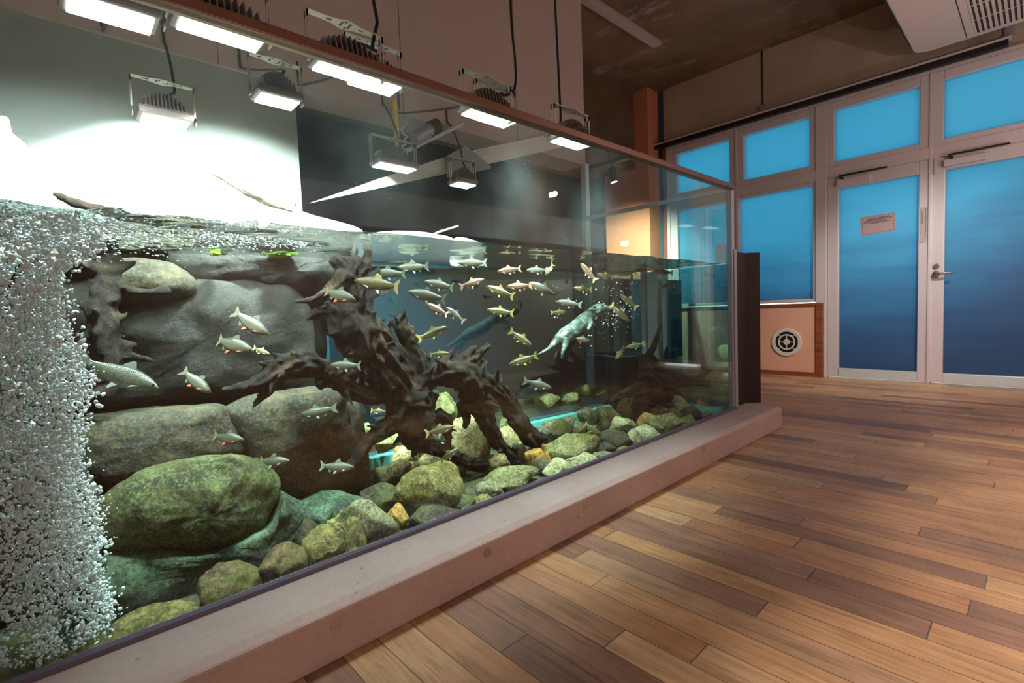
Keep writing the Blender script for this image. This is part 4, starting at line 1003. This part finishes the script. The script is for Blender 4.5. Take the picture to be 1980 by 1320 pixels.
for f in [
 (731,549,94,171,'chub',-1.62,'longest yellow brown fish in the shoal by the top of the great root'),
 (751,528,66,178,'silver',-1.72,'silver fish directly above the longest yellow brown fish'),
 (799,516,62,182,'silver',-1.85,'silver fish near the surface, over the head of the yellow brown shoal'),
 (655,570,68,-16,'dace',-1.6,'red finned grey fish in front of the dark upper root'),
 (486,625,82,-33,'dace',-1.62,'grey fish heading steeply down before the huge smooth boulder'),
 (450,666,86,-18,'dace',-1.58,'red finned grey fish with a small plain fish at its nose'),
 (505,678,38,-22,'chub',-1.8,'small plain fish at the nose of a red finned fish'),
 (669,706,62,178,'silver',-1.55,'pale fish between the lower root branch and the stump'),
 (240,727,142,-19,'silver',-1.55,'largest grey green fish, beside the bubble curtain'),
 (380,738,70,-38,'dace',-1.62,'red finned fish pointing down beyond the largest fish'),
 (612,796,66,191,'silver',-1.6,'pale fish before the upright brown block'),
 (440,846,64,-8,'dace',-1.66,'dim fish before the pale topped flat block'),
 (527,891,66,1,'silver',-1.55,'pale fish touching the end of the mossy boulder'),
 (652,902,66,-2,'silver',-1.55,'pale fish at the foot of the slim stone pillar'),
 (849,550,60,168,'silver',-1.62,'bright silver fish trailing the longest yellow brown fish, at the same level'),
 (913,547,50,18,'pink',-1.7,'rosy fish turning back over the bright silver shoal'),
 (825,571,74,168,'silver',-1.56,'long silver fish with a rosy lower fin, under the bright silver one'),
 (846,598,48,152,'pink',-1.6,'rosy fish overlapped by a pale fish in mid water'),
 (880,608,46,140,'silver',-1.58,'pale fish climbing behind the rosy one it overlaps'),
 (838,643,60,22,'minnow',-1.6,'striped yellow finned fish rising beside the root stub'),
 (849,684,40,4,'minnow',-1.66,'small striped fish hovering over the twin root prongs'),
 (913,508,56,180,'silver',-1.72,'silver fish alone just below the surface'),
 (984,522,46,187,'pink',-1.7,'brownish striped fish just below the surface, next to the lone silver one'),
 (966,563,58,160,'minnow',-1.62,'yellow fish with fins spread, behind the rosy striped fish'),
 (967,602,52,172,'minnow',-1.62,'yellowish fish swimming below the spread finned one'),
 (1007,654,52,-34,'minnow',-1.6,'striped fish heading down to the otter tail'),
 (1011,696,58,198,'minnow',-1.6,'striped yellow tailed fish at the tip of the otter tail'),
 (1003,553,50,183,'pink',-1.66,'rosy striped fish nose to tail with a silver fish'),
 (1050,559,62,154,'silver',-1.6,'silver fish with rosy belly fins, overlapping the rosy striped one'),
 (1038,522,42,180,'silver',-1.74,'dull silver fish by the surface next to a small yellow fish'),
 (1062,521,28,232,'minnow',-1.74,'small yellow fish diving beside the dull silver one'),
 (1127,558,38,175,'chub',-1.66,'yellow brown fish above and behind the otter'),
 (1099,586,48,172,'silver',-1.6,'silver fish just over the otter back'),
 (1081,603,30,4,'minnow',-1.64,'short striped fish under the silver one over the otter back'),
 (1137,525,46,130,'pink',-1.6,'reddish fish pointing up to the surface'),
 (1151,508,32,176,'pink',-1.75,'brown fish hugging the surface above the reddish one'),
 (1170,533,34,165,'chub',-1.66,'yellowish fish at the tail of the reddish one'),
 (1211,528,36,190,'minnow',-1.7,'striped fish near the surface by the inner posts'),
 (1238,522,28,180,'pink',-1.75,'brown fish crossing the inner posts near the surface'),
 (1281,526,38,175,'chub',-1.62,'yellow brown fish past the inner posts near the surface'),
 (1290,553,28,182,'chub',-1.66,'small fish past the inner posts, lower of the two there'),
 (1214,581,44,140,'chub',-1.6,'yellowish fish climbing ahead of the otter'),
 (1199,605,48,-42,'chub',-1.56,'brown fish diving just in front of the otter nose'),
 (1125,656,32,-10,'dace',-1.62,'grey fish at the otter belly'),
 (1226,668,36,193,'minnow',-1.6,'striped fish over the tub rim, nose dipping'),
 (1198,683,30,236,'minnow',-1.66,'small striped fish head down across the tub rim'),
 (1040,743,56,-14,'silver',-1.58,'lone silver fish low over the far stones'),
 (851,831,58,15,'chub',-1.55,'brown fish between the root legs, above the darting pale fish'),
 (868,879,46,33,'minnow',-1.52,'pale striped fish darting up under the root arch'),
 (731,794,30,-4,'chub',-1.95,'dim little fish behind the trunk of the great root'),
 (1146,829,38,-35,'minnow',-1.56,'dark striped fish lying low over the pale cobbles'),
]: fish(*f)

# ------------------------------------------------------------------ otter
OX = -1.68
def op(u, v, dx=0): return onx(u, v, OX+dx)
sc_ = depth(op(1110, 640))/F
m = MB()
def chain(pix, n=14):
    P = [(op(q[0], q[1], q[3] if len(q) > 3 else 0), q[2]*sc_) for q in pix]; pts = []; rr = []
    for i in range(len(P)-1):
        p0, p1, p2, p3 = P[max(i-1,0)], P[i], P[i+1], P[min(i+2, len(P)-1)]
        for s in range(5):
            u = s/5; pts.append(.5*((2*p1[0])+(p2[0]-p0[0])*u+(2*p0[0]-5*p1[0]+4*p2[0]-p3[0])*u*u+(3*p1[0]-p0[0]-3*p2[0]+p3[0])*u**3)); rr.append(p1[1]+(p2[1]-p1[1])*u)
    pts.append(P[-1][0]); rr.append(P[-1][1]); m.tube(pts, rr, n)
chain([(1038,686,1.3),(1050,680,2.4),(1062,673,4),(1071,664,6.5),(1080,657,10.5),(1090,650,14.5),(1102,643,15.8),(1114,634,15.6),(1126,622,14.2),(1137,612,12.6),(1147,604,11.6),(1156,598.5,11.8),(1163,596.5,11),(1169,597,9),(1173,597.5,6.8),(1176.5,597,3.6)], 20)
chain([(1084,655,10),(1081,664,7),(1078,672,4.6),(1075.5,680,3.4),(1074,687,3)]); chain([(1094,656,10,.03),(1093,666,7,.04),(1090,674,4.6,.045),(1088,681,3.4,.05),(1087,688,3,.05)])
for (u, v, dx) in ((1074,687,0), (1087,688,.05)):
    for k in (-1.7, -.6, .6, 1.7): chain([(u, v-1, 1.5, dx), (u+k*1.1, v+3, 1.3, dx), (u+k*1.7, v+6.5, .8, dx)], 8)
for dx, s in ((.035, 0), (-.035, 1)):
    chain([(1138,616,7,dx*.6),(1143-s*2,624,4.6,dx*1.2),(1141-s*2,632,3.4,dx*1.3),(1138-s*2,637,2.8,dx*1.3)])
    for k in (-1.4, -.3, .8): chain([(1138-s*2,636,1.3,dx*1.3),(1137-s*2+k*1.4,641,.8,dx*1.3)], 8)
chain([(1150,594,3.4,.03),(1148.5,590.5,2.6,.035)], 8); chain([(1151,592,3.2,-.03),(1149.5,588.5,2.4,-.035)], 8)
ot = m.build('otter', m_fur, None, True)
r = ot.modifiers.new('remesh', 'REMESH'); r.mode = 'VOXEL'; r.voxel_size = .0042; r.use_smooth_shade = True
s = ot.modifiers.new('smooth', 'SMOOTH'); s.factor = .5; s.iterations = 4
tx = bpy.data.textures.new('fur_clumps', 'CLOUDS'); tx.noise_scale = .025; d = ot.modifiers.new('clumps', 'DISPLACE'); d.texture = tx; d.strength = .006; d.mid_level = .5
tag(ot, 'silvery wet otter swimming up through the fish with hind feet trailing', 'otter')
for dx in (.026, -.026):
    bm = bmesh.new(); bmesh.ops.create_uvsphere(bm, u_segments=14, v_segments=10, radius=1.9*sc_); me = bpy.data.meshes.new('eye'); bm.to_mesh(me); bm.free(); me.materials.append(m_eye)
    e = bpy.data.objects.new('eye', me); C.objects.link(e); e.parent = ot; e.location = op(1165, 591.5, dx)-ot.location
MB().tube([op(1175,595.5), op(1178,595.2)], [2.8*sc_, 1.6*sc_], 10).build('nose', m_furdark, ot, True)

# ------------------------------------------------------------------ bubbles
ICO = []
bm = bmesh.new(); bmesh.ops.create_icosphere(bm, subdivisions=1, radius=1); ICO_V = [v.co.copy() for v in bm.verts]; ICO_F = [tuple(v.index for v in f.verts) for f in bm.faces]; bm.free()
def bubbles(name, items, label, cat='bubbles'):
    vs = []; fs = []
    for c, r, st_, sx in items:
        b = len(vs); st_ = st_.normalized(); o1 = st_.orthogonal().normalized(); o2 = st_.cross(o1)
        for q in ICO_V: vs.append(c+st_*(q.z*r*sx)+o1*(q.x*r)+o2*(q.y*r))
        fs += [tuple(i+b for i in f) for f in ICO_F]
    me = bpy.data.meshes.new(name); me.from_pydata(vs, [], fs); me.materials.append(m_bub); me.polygons.foreach_set('use_smooth', [True]*len(me.polygons))
    o = bpy.data.objects.new(name, me); C.objects.link(o); return tag(o, label, cat, None, 'stuff')
edge_y = [380, 420, 450, 480, 510, 540, 600, 660, 700, 760, 820, 880, 940, 1010, 1080, 1130, 1180, 1230, 1260, 1290]
edge_x = [100, 150, 190, 190, 150, 108, 122, 140, 156, 170, 150, 150, 168, 190, 186, 196, 218, 214, 130, 40]
def right_edge(v):
    for i in range(len(edge_y)-1):
        if edge_y[i] <= v <= edge_y[i+1]:
            t = (v-edge_y[i])/(edge_y[i+1]-edge_y[i]); return edge_x[i]*(1-t)+edge_x[i+1]*t
    return 60
items = []
while len(items) < 15500:
    v = R.uniform(385, 1290); e = right_edge(v)+14*noise.noise(Vector((v*.03, 0, 0)))
    q = R.random(); u = -90+(e+95)*(1-abs(R.gauss(0, .36))) if R.random() < .45 else R.uniform(-90, e)
    if R.random() < .035: u = e+abs(R.gauss(0, 14))
    if u < -90: continue
    f = noise.noise(Vector((u*.018, v*.012, 4)))
    low = max(0, (v-1080)/200)
    if R.random() < .15+.5*low*(1 if f < .1 else .2)+(.25 if f < -.25 else 0): continue
    x = XG-.035-abs(R.gauss(0, .16))
    if x < -1.75: continue
    p = onx(u, v, x); px = depth(p)/F
    r = px*min(7.0, max(1.0, R.lognormvariate(.85, .45)))
    if p.z+r > ZW-.01: continue
    items.append((p, r*.82, Vector((R.gauss(0,.5), R.gauss(.25,.6), R.uniform(.4,1))), R.uniform(1.05, 2.0)))
bubbles('bubble_curtain', items, 'dense curtain of white air bubbles rising at the end of the tank')
items = []
while len(items) < 1500:
    t = R.random()**1.7; u = 90+t*520+R.uniform(-20,20); vs_ = 398+(u-90)*.115+12; dv = abs(R.gauss(0, 1))*(34*(1-t)+6)
    p = onx(u, vs_+dv, XG-.03-abs(R.gauss(0,.12))); px = depth(p)/F
    r = px*R.uniform(.9, 3.0)*(1.15-.5*t)
    if p.z+r*.6 > ZW-.012: continue
    items.append((p, r*.62, Vector((0, 1, R.gauss(-.1,.2))), R.uniform(1.4, 2.4)))
bubbles('surface_bubbles', items, 'scatter of flattened bubbles drifting off under the water surface')
items = []
for k in range(210):
    g = R.random()
    if g < .35: u, v = R.gauss(1172, 14), R.gauss(612, 22)
    elif g < .6: u, v = R.gauss(1205, 14), R.gauss(596, 16)
    elif g < .75: u, v = R.gauss(1212, 26), R.gauss(556, 8)
    else: u, v = R.uniform(1060, 1240), R.uniform(545, 680)
    p = op(u, v, R.uniform(-.12, .08)); items.append((p, sc_*R.choice((.6,.7,.8,1.0,1.2,1.6)), Vector((R.gauss(0,.3), R.gauss(.5,.4), .3)), R.uniform(1, 1.7)))
bubbles('breath_bubbles', items, 'sprinkle of tiny bubbles breathed out round the otter head')

sc = bpy.context.scene
sc.view_settings.view_transform = 'Standard'; sc.view_settings.look = 'None'; sc.view_settings.gamma = 1; sc.view_settings.use_curve_mapping = False
sc.view_settings.exposure = 0
cy = sc.cycles
cy.use_denoising = True; cy.caustics_reflective = False; cy.caustics_refractive = False
cy.max_bounces = 8; cy.transparent_max_bounces = 24; cy.diffuse_bounces = 4; cy.glossy_bounces = 4; cy.transmission_bounces = 4
cy.sample_clamp_indirect = 4
